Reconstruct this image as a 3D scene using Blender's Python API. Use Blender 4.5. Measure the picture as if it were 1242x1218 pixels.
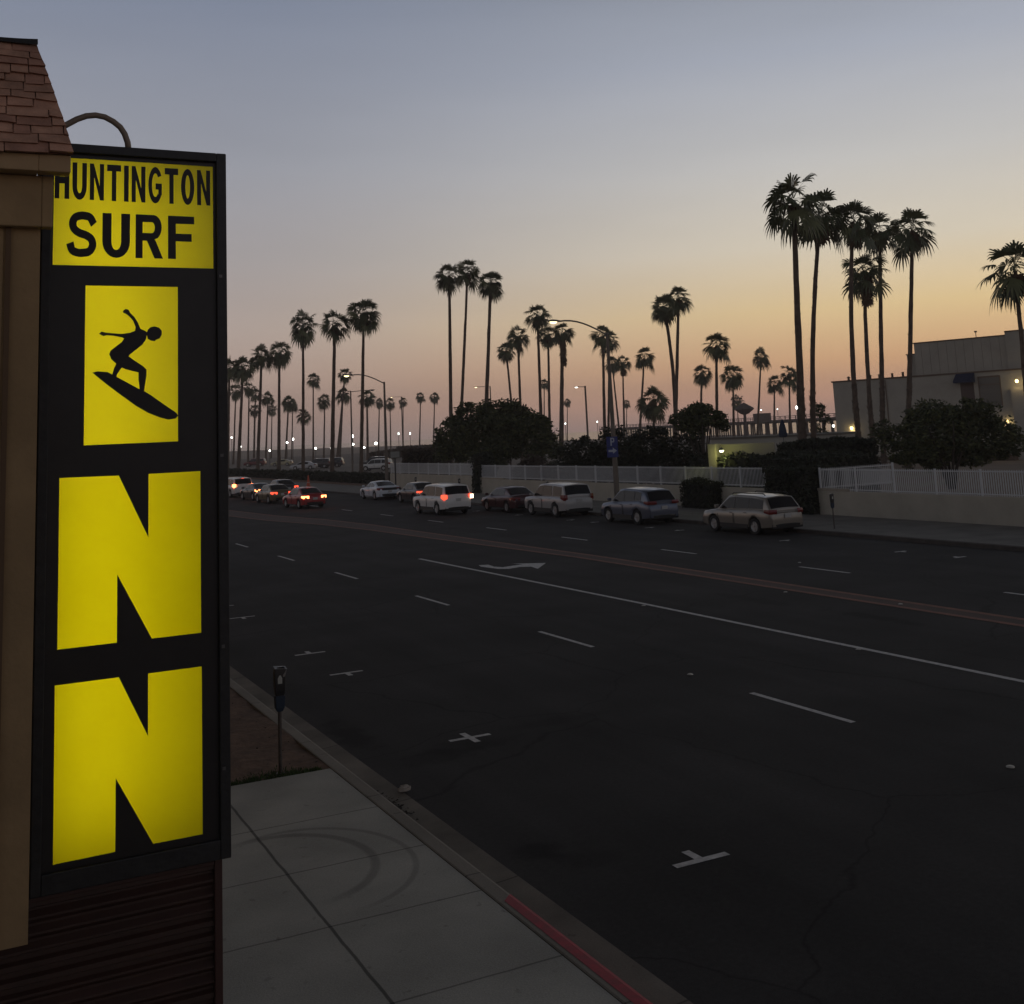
import bpy, bmesh, math, random
from mathutils import Vector, Matrix
from math import sin, cos, pi, radians

# ------------------------------------------------------------------ camera
scn = bpy.context.scene
for o in list(bpy.data.objects): bpy.data.objects.remove(o)
COL = scn.collection
YAW, PITCH, ROLL = radians(26.695), radians(8.696), radians(-2.663)
_f = Vector((sin(YAW)*cos(PITCH), cos(YAW)*cos(PITCH), sin(PITCH)))
_r = Vector((cos(YAW), -sin(YAW), 0)); _u = _r.cross(_f)
R_ = cos(ROLL)*_r + sin(ROLL)*_u; U_ = -sin(ROLL)*_r + cos(ROLL)*_u
cd = bpy.data.cameras.new('camera'); cam = bpy.data.objects.new('camera', cd); COL.objects.link(cam)
m = Matrix((R_, U_, -_f)).transposed().to_4x4(); m.translation = Vector((0, 0, 4.55)); cam.matrix_world = m
cd.sensor_width = 36; cd.lens = 1364.4/1242*36
cd.shift_y = -(609-317.9)/1242
cd.clip_end = 12000; cd.clip_start = 0.1
scn.camera = cam
scn.render.resolution_x = 1024; scn.render.resolution_y = 1004

# ------------------------------------------------------------------ sky
SUN_AZ = radians(70)      # clockwise from +Y
SUN_DIR = Vector((sin(SUN_AZ), cos(SUN_AZ), 0))
W = bpy.data.worlds.new('World'); scn.world = W; W.use_nodes = True
nt = W.node_tree; nt.nodes.clear()
N = nt.nodes.new; L = nt.links.new
def s2l(c):
    return tuple(((x/255)/12.92 if x/255 <= .04045 else (((x/255)+.055)/1.055)**2.4) for x in c)
tc = N('ShaderNodeTexCoord'); sep = N('ShaderNodeSeparateXYZ'); L(tc.outputs['Generated'], sep.inputs[0])
def ramp(stops):
    r = N('ShaderNodeValToRGB'); cr = r.color_ramp; cr.interpolation = 'LINEAR'
    cr.elements[0].position = stops[0][0]; cr.elements[0].color = s2l(stops[0][1])+(1,)
    cr.elements[1].position = stops[-1][0]; cr.elements[1].color = s2l(stops[-1][1])+(1,)
    for p, c in stops[1:-1]:
        e = cr.elements.new(p); e.color = s2l(c)+(1,)
    return r
# position = sin(elevation) rescaled 0..1 over -0.05 .. 0.95
mp = N('ShaderNodeMapRange'); mp.inputs[1].default_value = -0.05; mp.inputs[2].default_value = 0.95
L(sep.outputs['Z'], mp.inputs[0])
far_ = ramp([(0, (112, 104, 104)), (.05, (146, 131, 127)), (.075, (164, 141, 132)), (.11, (178, 156, 145)), (.15, (178, 163, 155)),
             (.21, (164, 158, 158)), (.29, (151, 153, 162)), (.42, (127, 135, 153)), (.55, (88, 92, 102)), (.75, (60, 60, 64)), (1, (48, 47, 49))])
near_ = ramp([(0, (118, 106, 108)), (.05, (168, 138, 130)), (.07, (202, 156, 133)), (.10, (218, 172, 130)), (.145, (228, 200, 150)),
              (.20, (215, 204, 184)), (.27, (195, 193, 190)), (.36, (166, 171, 183)), (.5, (112, 118, 128)), (.7, (70, 70, 74)), (1, (50, 48, 50))])
for r_ in (far_, near_): L(mp.outputs[0], r_.inputs[0])
dotn = N('ShaderNodeVectorMath'); dotn.operation = 'DOT_PRODUCT'; nrm = N('ShaderNodeVectorMath'); nrm.operation = 'MULTIPLY'
nrm.inputs[1].default_value = (1, 1, 0); nn = N('ShaderNodeVectorMath'); nn.operation = 'NORMALIZE'
L(tc.outputs['Generated'], nrm.inputs[0]); L(nrm.outputs[0], nn.inputs[0]); L(nn.outputs[0], dotn.inputs[0])
dotn.inputs[1].default_value = SUN_DIR
az = N('ShaderNodeMapRange'); az.interpolation_type = 'SMOOTHSTEP'
az.inputs[1].default_value = 0.52; az.inputs[2].default_value = 0.97; L(dotn.outputs['Value'], az.inputs[0])
mix = N('ShaderNodeMix'); mix.data_type = 'RGBA'
L(az.outputs[0], mix.inputs['Factor']); L(far_.outputs[0], mix.inputs['A']); L(near_.outputs[0], mix.inputs['B'])
sky = N('ShaderNodeTexSky'); sky.sky_type = 'NISHITA'; sky.sun_disc = False
sky.sun_elevation = radians(0.5); sky.sun_rotation = SUN_AZ; sky.dust_density = 3
bg1 = N('ShaderNodeBackground'); bg1.inputs[1].default_value = SKY_STR = 1.03; # faint uneven streaks of thin haze
wm = N('ShaderNodeMapping'); wm.inputs['Scale'].default_value = (2.2, 2.2, 14); L(tc.outputs['Generated'], wm.inputs[0])
wn = N('ShaderNodeTexNoise'); wn.inputs['Scale'].default_value = 1.6; wn.inputs['Detail'].default_value = 4; L(wm.outputs[0], wn.inputs['Vector'])
wr_ = N('ShaderNodeMapRange'); wr_.inputs[1].default_value = .3; wr_.inputs[2].default_value = .7; wr_.inputs[3].default_value = .975; wr_.inputs[4].default_value = 1.025; L(wn.outputs['Fac'], wr_.inputs[0])
wsc = N('ShaderNodeVectorMath'); wsc.operation = 'SCALE'; L(mix.outputs['Result'], wsc.inputs[0]); L(wr_.outputs[0], wsc.inputs['Scale'])
L(wsc.outputs[0], bg1.inputs[0])
bg2 = N('ShaderNodeBackground'); bg2.inputs[1].default_value = 0.004; L(sky.outputs[0], bg2.inputs[0])
ad = N('ShaderNodeAddShader'); out = N('ShaderNodeOutputWorld')
L(bg1.outputs[0], ad.inputs[0]); L(bg2.outputs[0], ad.inputs[1]); L(ad.outputs[0], out.inputs[0])

sl = bpy.data.lights.new('sun', 'SUN'); sl.energy = 0.06; sl.angle = radians(12); sl.color = (1, .62, .38)
so = bpy.data.objects.new('sun', sl); COL.objects.link(so)
sd = Vector((sin(SUN_AZ)*cos(radians(2)), cos(SUN_AZ)*cos(radians(2)), sin(radians(2))))
so.rotation_euler = sd.to_track_quat('Z', 'Y').to_euler()

scn.view_settings.view_transform = 'Standard'; scn.view_settings.look = 'None'
scn.view_settings.exposure = 0; scn.view_settings.gamma = 1

# ------------------------------------------------------------------ materials
MATS = {}
def mat(name, col, rough=.7, metal=0, var=0, scale=5, col2=None, bump=0, bscale=40, emit=None, estr=0, spec=.5, coat=0, alpha=None):
    if name in MATS: return MATS[name]
    m = bpy.data.materials.new(name); m.use_nodes = True; t = m.node_tree; b = t.nodes['Principled BSDF']
    b.inputs['Base Color'].default_value = (*col, 1); b.inputs['Roughness'].default_value = rough; b.inputs['Metallic'].default_value = metal
    b.inputs['Specular IOR Level'].default_value = spec
    if coat: b.inputs['Coat Weight'].default_value = coat; b.inputs['Coat Roughness'].default_value = .06
    tcn = None
    if var or col2 or bump:
        tcn = t.nodes.new('ShaderNodeTexCoord')
    if var or col2:
        n = t.nodes.new('ShaderNodeTexNoise'); n.inputs['Scale'].default_value = scale; n.inputs['Detail'].default_value = 6; n.inputs['Roughness'].default_value = .65
        t.links.new(tcn.outputs['Object'], n.inputs['Vector'])
        mx = t.nodes.new('ShaderNodeMix'); mx.data_type = 'RGBA'
        mr = t.nodes.new('ShaderNodeMapRange'); mr.inputs[1].default_value = .3; mr.inputs[2].default_value = .7
        t.links.new(n.outputs['Fac'], mr.inputs[0]); t.links.new(mr.outputs[0], mx.inputs['Factor'])
        c2 = col2 or tuple(c*(1+var) for c in col); c1 = col if col2 else tuple(c*(1-var) for c in col)
        mx.inputs['A'].default_value = (*c1, 1); mx.inputs['B'].default_value = (*c2, 1)
        t.links.new(mx.outputs['Result'], b.inputs['Base Color'])
    if bump:
        n2 = t.nodes.new('ShaderNodeTexNoise'); n2.inputs['Scale'].default_value = bscale; n2.inputs['Detail'].default_value = 4
        t.links.new(tcn.outputs['Object'], n2.inputs['Vector'])
        bp = t.nodes.new('ShaderNodeBump'); bp.inputs['Strength'].default_value = bump; bp.inputs['Distance'].default_value = .02
        t.links.new(n2.outputs['Fac'], bp.inputs['Height']); t.links.new(bp.outputs[0], b.inputs['Normal'])
    if emit:
        b.inputs['Emission Color'].default_value = (*emit, 1); b.inputs['Emission Strength'].default_value = estr
    MATS[name] = m
    return m

# ------------------------------------------------------------------ mesh builder
class MB:
    def __init__(s): s.v = []; s.f = []; s.m = []
    def face(s, pts, mi=0):
        i = len(s.v); s.v.extend([tuple(p) for p in pts]); s.f.append(tuple(range(i, i+len(pts)))); s.m.append(mi); return s
    def grid(s, rows, mi=0, closed=False):
        i = len(s.v); n = len(rows[0])
        for r in rows: s.v.extend([tuple(p) for p in r])
        for a in range(len(rows)-1):
            for b in range(n if closed else n-1):
                c = (b+1) % n
                s.f.append((i+a*n+b, i+a*n+c, i+(a+1)*n+c, i+(a+1)*n+b)); s.m.append(mi)
        return s
    def box(s, x0, x1, y0, y1, z0, z1, mi=0):
        i = len(s.v)
        s.v += [(x0,y0,z0),(x1,y0,z0),(x1,y1,z0),(x0,y1,z0),(x0,y0,z1),(x1,y0,z1),(x1,y1,z1),(x0,y1,z1)]
        for q in ((0,3,2,1),(4,5,6,7),(0,1,5,4),(1,2,6,5),(2,3,7,6),(3,0,4,7)):
            s.f.append(tuple(i+k for k in q)); s.m.append(mi)
        return s
    def obox(s, c, ax, ay, az, mi=0):
        """box from centre and three half axis vectors"""
        i = len(s.v); c = Vector(c); ax = Vector(ax); ay = Vector(ay); az = Vector(az)
        for sx, sy, sz in ((-1,-1,-1),(1,-1,-1),(1,1,-1),(-1,1,-1),(-1,-1,1),(1,-1,1),(1,1,1),(-1,1,1)):
            s.v.append(tuple(c+ax*sx+ay*sy+az*sz))
        for q in ((0,3,2,1),(4,5,6,7),(0,1,5,4),(1,2,6,5),(2,3,7,6),(3,0,4,7)):
            s.f.append(tuple(i+k for k in q)); s.m.append(mi)
        return s
    def tube(s, pts, rad, seg=8, cap=True, mi=0):
        pts = [Vector(p) for p in pts]
        if not hasattr(rad, '__len__'): rad = [rad]*len(pts)
        rows = []; prev = None
        for k, p in enumerate(pts):
            d = (pts[min(k+1, len(pts)-1)]-pts[max(k-1, 0)]).normalized()
            a = prev if prev is not None else (Vector((1,0,0)) if abs(d.x) < .9 else Vector((0,1,0)))
            e1 = (a-d*a.dot(d)).normalized(); e2 = d.cross(e1); prev = e1
            rows.append([p+(e1*cos(2*pi*j/seg)+e2*sin(2*pi*j/seg))*rad[k] for j in range(seg)])
        s.grid(rows, mi, True)
        if cap:
            s.face(rows[0][::-1], mi); s.face(rows[-1], mi)
        return s
    def lathe(s, prof, seg=16, origin=(0,0,0), axis='Z', mi=0):
        rows = []
        for r, h in prof:
            row = []
            for j in range(seg):
                a = 2*pi*j/seg; p = (r*cos(a), r*sin(a), h)
                if axis == 'X': p = (h, r*cos(a), r*sin(a))
                if axis == 'Y': p = (r*cos(a), h, r*sin(a))
                row.append((p[0]+origin[0], p[1]+origin[1], p[2]+origin[2]))
            rows.append(row)
        s.grid(rows, mi, True); return s
    def build(s, name, mats, parent=None, smooth=False, merge=False):
        me = bpy.data.meshes.new(name); me.from_pydata(s.v, [], s.f)
        if not isinstance(mats, (list, tuple)): mats = [mats]
        for q in mats: me.materials.append(q)
        if len(mats) > 1: me.polygons.foreach_set('material_index', s.m)
        if smooth: me.polygons.foreach_set('use_smooth', [True]*len(s.f))
        me.update()
        if merge or smooth:
            bm = bmesh.new(); bm.from_mesh(me); bmesh.ops.remove_doubles(bm, verts=bm.verts, dist=1e-4)
            bmesh.ops.recalc_face_normals(bm, faces=bm.faces); bm.to_mesh(me); bm.free()
        o = bpy.data.objects.new(name, me); COL.objects.link(o)
        if parent: o.parent = parent
        return o
def bevel(o, w=.01, seg=2):
    md = o.modifiers.new('bevel', 'BEVEL'); md.width = w; md.segments = seg; md.limit_method = 'ANGLE'; md.angle_limit = radians(35); return o
def tag(o, label=None, cat=None, group=None, kind=None):
    if label: o['label'] = label
    if cat: o['category'] = cat
    if group: o['group'] = group
    if kind: o['kind'] = kind
    return o
def thing(name, loc, label, cat, group=None, rz=0):
    o = bpy.data.objects.new(name, None); COL.objects.link(o); o.location = loc; o.rotation_euler = (0,0,rz); o.empty_display_size = .3
    return tag(o, label, cat, group)
def struct(mb, name, mt, **k): return tag(mb.build(name, mt, **k), kind='structure')
def copy_tree(o, parent=None):
    c = o.copy(); COL.objects.link(c)
    if parent: c.parent = parent
    for ch in list(o.children): copy_tree(ch, c)
    return c
def filled(name, loops, y, mt, parent, facing=-1, ext=0):
    """flat shape in the XZ plane (with holes) from closed outlines"""
    cu = bpy.data.curves.new(name, 'CURVE'); cu.dimensions = '2D'; cu.fill_mode = 'BOTH'; cu.extrude = ext
    for lp in loops:
        sp = cu.splines.new('POLY'); sp.points.add(len(lp)-1); sp.use_cyclic_u = True
        for i, (a, b) in enumerate(lp): sp.points[i].co = (a, b, 0, 1)
    tmp = bpy.data.objects.new('tmp', cu); COL.objects.link(tmp)
    dg = bpy.context.evaluated_depsgraph_get()
    me = bpy.data.meshes.new_from_object(tmp.evaluated_get(dg)); bpy.data.objects.remove(tmp)
    me.transform(Matrix(((1,0,0,0),(0,0,-1,y),(0,1,0,0),(0,0,0,1))))
    me.materials.clear(); me.materials.append(mt); me.name = name
    o = bpy.data.objects.new(name, me); COL.objects.link(o); o.parent = parent
    return o

# ------------------------------------------------------------------ ground, road, pavements
def road_mat():
    m = bpy.data.materials.new('asphalt'); m.use_nodes = True; t = m.node_tree; b = t.nodes['Principled BSDF']
    n = t.nodes.new; l = t.links.new
    g = n('ShaderNodeNewGeometry')
    def noise(sc, det, stretch=None):
        x = n('ShaderNodeTexNoise'); x.inputs['Scale'].default_value = sc; x.inputs['Detail'].default_value = det
        if stretch:
            mpn = n('ShaderNodeMapping'); mpn.inputs['Scale'].default_value = stretch; l(g.outputs['Position'], mpn.inputs[0]); l(mpn.outputs[0], x.inputs['Vector'])
        else: l(g.outputs['Position'], x.inputs['Vector'])
        return x.outputs['Fac']
    def mul(a, bb, op='MULTIPLY'):
        q = n('ShaderNodeMath'); q.operation = op
        for i, z in enumerate((a, bb)):
            if isinstance(z, (int, float)): q.inputs[i].default_value = z
            else: l(z, q.inputs[i])
        return q.outputs[0]
    def mr(a, x0, x1, y0, y1):
        q = n('ShaderNodeMapRange'); q.inputs[1].default_value = x0; q.inputs[2].default_value = x1; q.inputs[3].default_value = y0; q.inputs[4].default_value = y1
        l(a, q.inputs[0]); return q.outputs[0]
    base = mul(mr(noise(.35, 5), .3, .7, .70, 1.25), mr(noise(90, 3), .25, .75, .6, 1.4))
    base = mul(base, mr(noise(1, 4, (1.3, .05, 1)), .3, .7, .84, 1.18)); base = mul(base, mr(noise(16, 4), .3, .7, .86, 1.14))   # wheel paths along the street
    # dark tar and oil spots near the kerb and a few cracks
    for (sx, sy, rx, ry, st) in ((5.75,17.9,.28,1.0,.45),(6.5,15.9,.55,.35,.55),(7.0,16.2,.7,.3,.65),(5.95,11.8,.25,.3,.45),(6.3,11.4,.3,.5,.7),(8.8,16.7,1.0,.25,.75),(18.9,24.5,.3,1.6,.6),(19.2,20.5,.25,1.6,.6)):
        mpn = n('ShaderNodeMapping'); mpn.vector_type = 'TEXTURE'; mpn.inputs['Location'].default_value = (sx, sy, 0); mpn.inputs['Scale'].default_value = (rx, ry, 50)
        l(g.outputs['Position'], mpn.inputs[0])
        ln = n('ShaderNodeVectorMath'); ln.operation = 'LENGTH'; l(mpn.outputs[0], ln.inputs[0])
        d = mul(ln.outputs['Value'], mr(noise(2.2, 4), .3, .7, -.5, .5), 'ADD')
        q = n('ShaderNodeMapRange'); q.interpolation_type = 'SMOOTHSTEP'; q.inputs[1].default_value = .35; q.inputs[2].default_value = 1.35; q.inputs[3].default_value = st; q.inputs[4].default_value = 1
        l(d, q.inputs[0]); base = mul(base, q.outputs[0])
    # thin wandering cracks
    wv = n('ShaderNodeTexVoronoi'); wv.feature = 'DISTANCE_TO_EDGE'; wv.inputs['Scale'].default_value = .16
    ns = n('ShaderNodeTexNoise'); ns.inputs['Scale'].default_value = .8; ns.inputs['Detail'].default_value = 5; l(g.outputs['Position'], ns.inputs['Vector'])
    av = n('ShaderNodeVectorMath'); av.operation = 'ADD'; l(g.outputs['Position'], av.inputs[0]); l(ns.outputs['Color'], av.inputs[1])
    av2 = n('ShaderNodeVectorMath'); av2.operation = 'MULTIPLY'; av2.inputs[1].default_value = (1, 1, 0); l(av.outputs[0], av2.inputs[0]); l(av2.outputs[0], wv.inputs['Vector'])
    base = mul(base, mr(wv.outputs['Distance'], .0, .005, .55, 1))
    cm = n('ShaderNodeVectorMath'); cm.operation = 'SCALE'; cm.inputs[0].default_value = (.044, .042, .041); l(base, cm.inputs['Scale'])
    l(cm.outputs[0], b.inputs['Base Color']); b.inputs['Roughness'].default_value = .93; b.inputs['Specular IOR Level'].default_value = .22
    bp = n('ShaderNodeBump'); bp.inputs['Strength'].default_value = .5; bp.inputs['Distance'].default_value = .01; l(noise(120, 2), bp.inputs['Height']); l(bp.outputs[0], b.inputs['Normal'])
    return m
def concrete_mat(name, col, joints=(), joint_axis_x=(), arc=False, dirt=.35):
    m = bpy.data.materials.new(name); m.use_nodes = True; t = m.node_tree; b = t.nodes['Principled BSDF']
    n = t.nodes.new; l = t.links.new; g = n('ShaderNodeNewGeometry'); sp = n('ShaderNodeSeparateXYZ'); l(g.outputs['Position'], sp.inputs[0])
    def math_(op, a, bb=0, c=0):
        q = n('ShaderNodeMath'); q.operation = op
        for i, z in enumerate((a, bb, c)):
            if isinstance(z, (int, float)): q.inputs[i].default_value = z
            else: l(z, q.inputs[i])
        return q.outputs[0]
    def noise(sc, det=5):
        x = n('ShaderNodeTexNoise'); x.inputs['Scale'].default_value = sc; x.inputs['Detail'].default_value = det; l(g.outputs['Position'], x.inputs['Vector']); return x.outputs['Fac']
    def mr(a, x0, x1, y0, y1, sm=False):
        q = n('ShaderNodeMapRange'); q.inputs[1].default_value = x0; q.inputs[2].default_value = x1; q.inputs[3].default_value = y0; q.inputs[4].default_value = y1
        if sm: q.interpolation_type = 'SMOOTHSTEP'
        l(a, q.inputs[0]); return q.outputs[0]
    base = math_('MULTIPLY', mr(noise(.9), .3, .7, 1-dirt*.6, 1+dirt*.4), mr(noise(60, 3), .3, .7, .9, 1.1))
    base = math_('MULTIPLY', base, mr(noise(7), .66, .74, 1, .72))          # small spots and gum
    wob = mr(noise(3), 0, 1, -.012, .012)
    for y in joints:
        d = math_('ABSOLUTE', math_('ADD', math_('SUBTRACT', sp.outputs['Y'], y), wob))
        base = math_('MULTIPLY', base, mr(d, .006, .018, .5, 1, True))
    for x in joint_axis_x:
        d = math_('ABSOLUTE', math_('ADD', math_('SUBTRACT', sp.outputs['X'], x), wob))
        base = math_('MULTIPLY', base, mr(d, .01, .022, .32, 1, True))
    if arc:      # curved tyre marks left on the slab
        for cx, cy, rr, w, st in ((3.3, 12.55, .93, .075, .68), (3.5, 12.42, 1.12, .05, .74)):
            dx = math_('SUBTRACT', sp.outputs['X'], cx); dy = math_('SUBTRACT', sp.outputs['Y'], cy)
            d = math_('ABSOLUTE', math_('SUBTRACT', math_('SQRT', math_('ADD', math_('MULTIPLY', dx, dx), math_('MULTIPLY', math_('MULTIPLY', dy, dy), .75))), rr))
            s_ = mr(d, w*.3, w, st, 1, True)
            fade = mr(math_('ADD', dx, math_('MULTIPLY', dy, .25)), -.3, .35, 0, 1, True)
            base = math_('MULTIPLY', base, math_('ADD', math_('MULTIPLY', math_('SUBTRACT', s_, 1), fade), 1))
    cm = n('ShaderNodeVectorMath'); cm.operation = 'SCALE'; cm.inputs[0].default_value = col; l(base, cm.inputs['Scale'])
    l(cm.outputs[0], b.inputs['Base Color']); b.inputs['Roughness'].default_value = .9; b.inputs['Specular IOR Level'].default_value = .3
    bp = n('ShaderNodeBump'); bp.inputs['Strength'].default_value = .3; bp.inputs['Distance'].default_value = .01; l(noise(50), bp.inputs['Height']); l(bp.outputs[0], b.inputs['Normal'])
    return m

ASPH = road_mat()
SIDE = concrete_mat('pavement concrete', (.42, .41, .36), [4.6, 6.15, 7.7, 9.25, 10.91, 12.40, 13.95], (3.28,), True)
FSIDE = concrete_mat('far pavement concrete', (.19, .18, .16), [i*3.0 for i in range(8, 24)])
CURB = concrete_mat('kerb concrete', (.27, .245, .205), [5.2, 8.25, 11.3, 14.35, 17.4, 20.5, 23.5])
GUTT = concrete_mat('gutter concrete', (.21, .185, .15), [5.2, 8.25, 11.3, 14.35, 17.4, 20.5, 23.5], dirt=.7)
EARTH = mat('bare earth', (.085, .050, .030), .95, col2=(.21, .125, .078), scale=5, bump=1.0, bscale=9)
SAND = mat('sandy ground', (.24, .195, .155), .95, col2=(.34, .28, .22), scale=.15)
LOT = mat('car park asphalt', (.12, .105, .09), .95, col2=(.17, .15, .125), scale=.1)
WPAINT = mat('worn white paint', (.60, .585, .56), .8, var=.3, scale=9)
YPAINT = mat('worn dusk tinted yellow paint', (.30, .125, .08), .85, col2=(.16, .08, .055), scale=4)  # worn yellow, with the reddish dusk tint put into the colour
MEDP = mat('faded median paint', (.11, .066, .052), .9, col2=(.068, .048, .04), scale=1.5)
REDP = mat('red kerb paint', (.46, .028, .05), .7, col2=(.24, .035, .045), scale=9)

b = MB()
xs = [-400, -100, -2, 320]; 
b.grid([[(x, y, -.02) for x in (-500, -100, 60, 200, 300)] for y in (-200, 0, 300, 900, 3000)])
b.grid([[(x, y, z) for x, z in ((300, -.02), (330, -2.5), (420, -5.6))] for y in (-200, 0, 300, 900, 3000)])
struct(b, 'ground', SAND)
b = MB(); b.face([(400, -1500, -5.0), (9000, -3000, -5.0), (9000, 9000, -5.0), (-4000, 9000, -5.0), (-4000, 2990, -5.0), (400, 2990, -5.0)])
SEA = mat('sea water', (.05, .06, .07), .18, bump=.5, bscale=.4)
struct(b, 'sea', SEA)
b = MB(); b.face([(5.38, -40, .0), (31.5, -40, 0), (31.5, 420, 0), (5.38, 420, 0)]); struct(b, 'road', ASPH)
b = MB(); b.face([(42, 100, .01), (240, 100, .01), (240, 420, .01), (42, 420, .01)]); struct(b, 'car_park_ground', LOT)
# near side: gutter, kerb, slab, earth strip
b = MB(); b.grid([[(5.04, y, -.008), (5.10, y, -.012), (5.42, y, .012), (5.43, y, -.03)] for y in (-20, 10, 40, 160, 420)]); struct(b, 'gutter', GUTT)
b = MB()
for i in range(60):
    y0 = -20+i*3.05; y1 = y0+3.043
    b.grid([[(4.83, y, -.05), (4.83, y, .124), (4.845, y, .13), (4.99, y, .13), (5.02, y, .12), (5.05, y, -.05)] for y in (y0, y1)])
struct(b, 'kerb', CURB)
b = MB(); b.face([(4.885, -20, .133), (4.985, -20, .133), (4.985, 10.62, .133), (4.89, 10.52, .133)])
b.face([(4.985, -20, .133), (5.024, -20, .121), (5.024, 10.66, .121), (4.985, 10.62, .133)]); b.face([(5.024, -20, .121), (5.054, -20, -.0), (5.054, 10.68, -.0), (5.024, 10.66, .121)])
struct(b, 'painted_kerb_strip', REDP)
b = MB(); b.box(-12, 4.822, -20, 15.88, -.1, .12); struct(b, 'pavement', SIDE)
b = MB()
rnd = random.Random(5)
rows = []
for j in range(60):
    y = 15.88+j*.5
    rows.append([(x, y, .07+.055*rnd.random()+(0 if x < 4.6 else .01)) for x in [-6+k*.45 for k in range(24)]+[4.828]])
b.grid(rows); struct(b, 'planting_strip', EARTH, smooth=True)
b = MB(); b.face([(-12, 45.3, .1), (4.828, 45.3, .1), (4.828, 420, .1), (-12, 420, .1)]); struct(b, 'path', SIDE)
# far side
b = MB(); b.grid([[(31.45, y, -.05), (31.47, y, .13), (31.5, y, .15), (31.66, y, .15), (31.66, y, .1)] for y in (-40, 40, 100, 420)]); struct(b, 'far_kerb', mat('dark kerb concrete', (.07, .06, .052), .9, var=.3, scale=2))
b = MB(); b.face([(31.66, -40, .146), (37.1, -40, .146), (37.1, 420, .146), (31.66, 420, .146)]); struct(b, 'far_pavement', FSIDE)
b = MB(); b.box(37.1, 42, 101, 420, -.1, .22); struct(b, 'planting_bed', EARTH)

# road markings
Z = .004
def strip(x0, x1, y0, y1, z=Z): return [(x0, y0, z), (x1, y0, z), (x1, y1, z), (x0, y1, z)]
b = MB()
for k in range(-2, 40):
    y0 = 13.85+k*7.8; b.face(strip(12.33, 12.44, y0, y0+2.45))
for k in range(-2, 40):
    y0 = 26.6+(k)*7.8; b.face(strip(24.1, 24.22, y0, y0+2.25))
b.face([(16.5, -20, Z), (16.64, -20, Z), (16.50, 26, Z), (16.34, 41.4, Z), (16.18, 41.4, Z), (16.36, 26, Z)])
struct(b, 'lane_marking', WPAINT)
b = MB()
def tee(x, y, up=True, down=False, l=.34, w=.05, s=.30):
    b.face(strip(x-l, x+l, y-w, y+w))
    if up: b.face(strip(x-w, x+w, y+w, y+s))
    if down: b.face(strip(x-w, x+w, y-s, y-w))
tee(7.26, 10.63); tee(7.25, 16.6, True, True); tee(7.22, 22.55, False, True); tee(7.22, 25.1); tee(7.22, 31.55, False, True); tee(7.22, 34.1); tee(7.22, 40.6, False, True); tee(7.22, 43.1)
for y, u in ((26.95, 1), (29.5, 0), (35.5, 0), (42.6, 1), (45, 0), (50, 1), (52.5, 0), (58.5, 1), (64.3, 0), (66.5, 1), (73, 0)): tee(29.1, y, bool(u), not u, .25, .06, .25)
struct(b, 'parking_bay_marking', WPAINT)
ARROW= [(17.0, 37.57), (17.31, 37.42), (17.21, 36.72), (17.35, 36.31), (17.87, 36.46), (18.25, 36.52), (18.04, 37.02), (19.01, 36.24), (18.0, 34.93), (18.13, 35.67), (17.82, 35.9), (17.29, 35.72), (17.02, 35.97), (16.94, 36.52), (16.87, 37.09)]
b = MB(); b.face([(x, y, Z) for x, y in ARROW]); struct(b, 'turn_arrow_marking', WPAINT)
lo = [(20.72, -20), (20.66, 20), (20.66, 37), (20.32, 43.2), (19.95, 49.4), (19.6, 56.6), (18.95, 63.4), (17.7, 70), (16.95, 78), (16.3, 95), (16, 130), (16, 300)]
hi = [(21.36, -20), (21.3, 20), (21.35, 37), (21.15, 45), (20.98, 52), (20.85, 60), (20.3, 67.5), (19.2, 74.3), (18.45, 85), (18, 100), (17.8, 130), (17.8, 300)]
b = MB(); b.grid([[(x-.1, y, Z+.004) for x, y in lo], [(x+.1, y, Z+.004) for x, y in lo]]); b.grid([[(x-.1, y, Z+.004) for x, y in hi], [(x+.1, y, Z+.004) for x, y in hi]])
struct(b, 'double_centre_line', YPAINT)
b = MB(); b.grid([[(x, y, Z) for x, y in lo], [(x, y, Z) for x, y in hi]]); struct(b, 'median_marking', MEDP)
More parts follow.
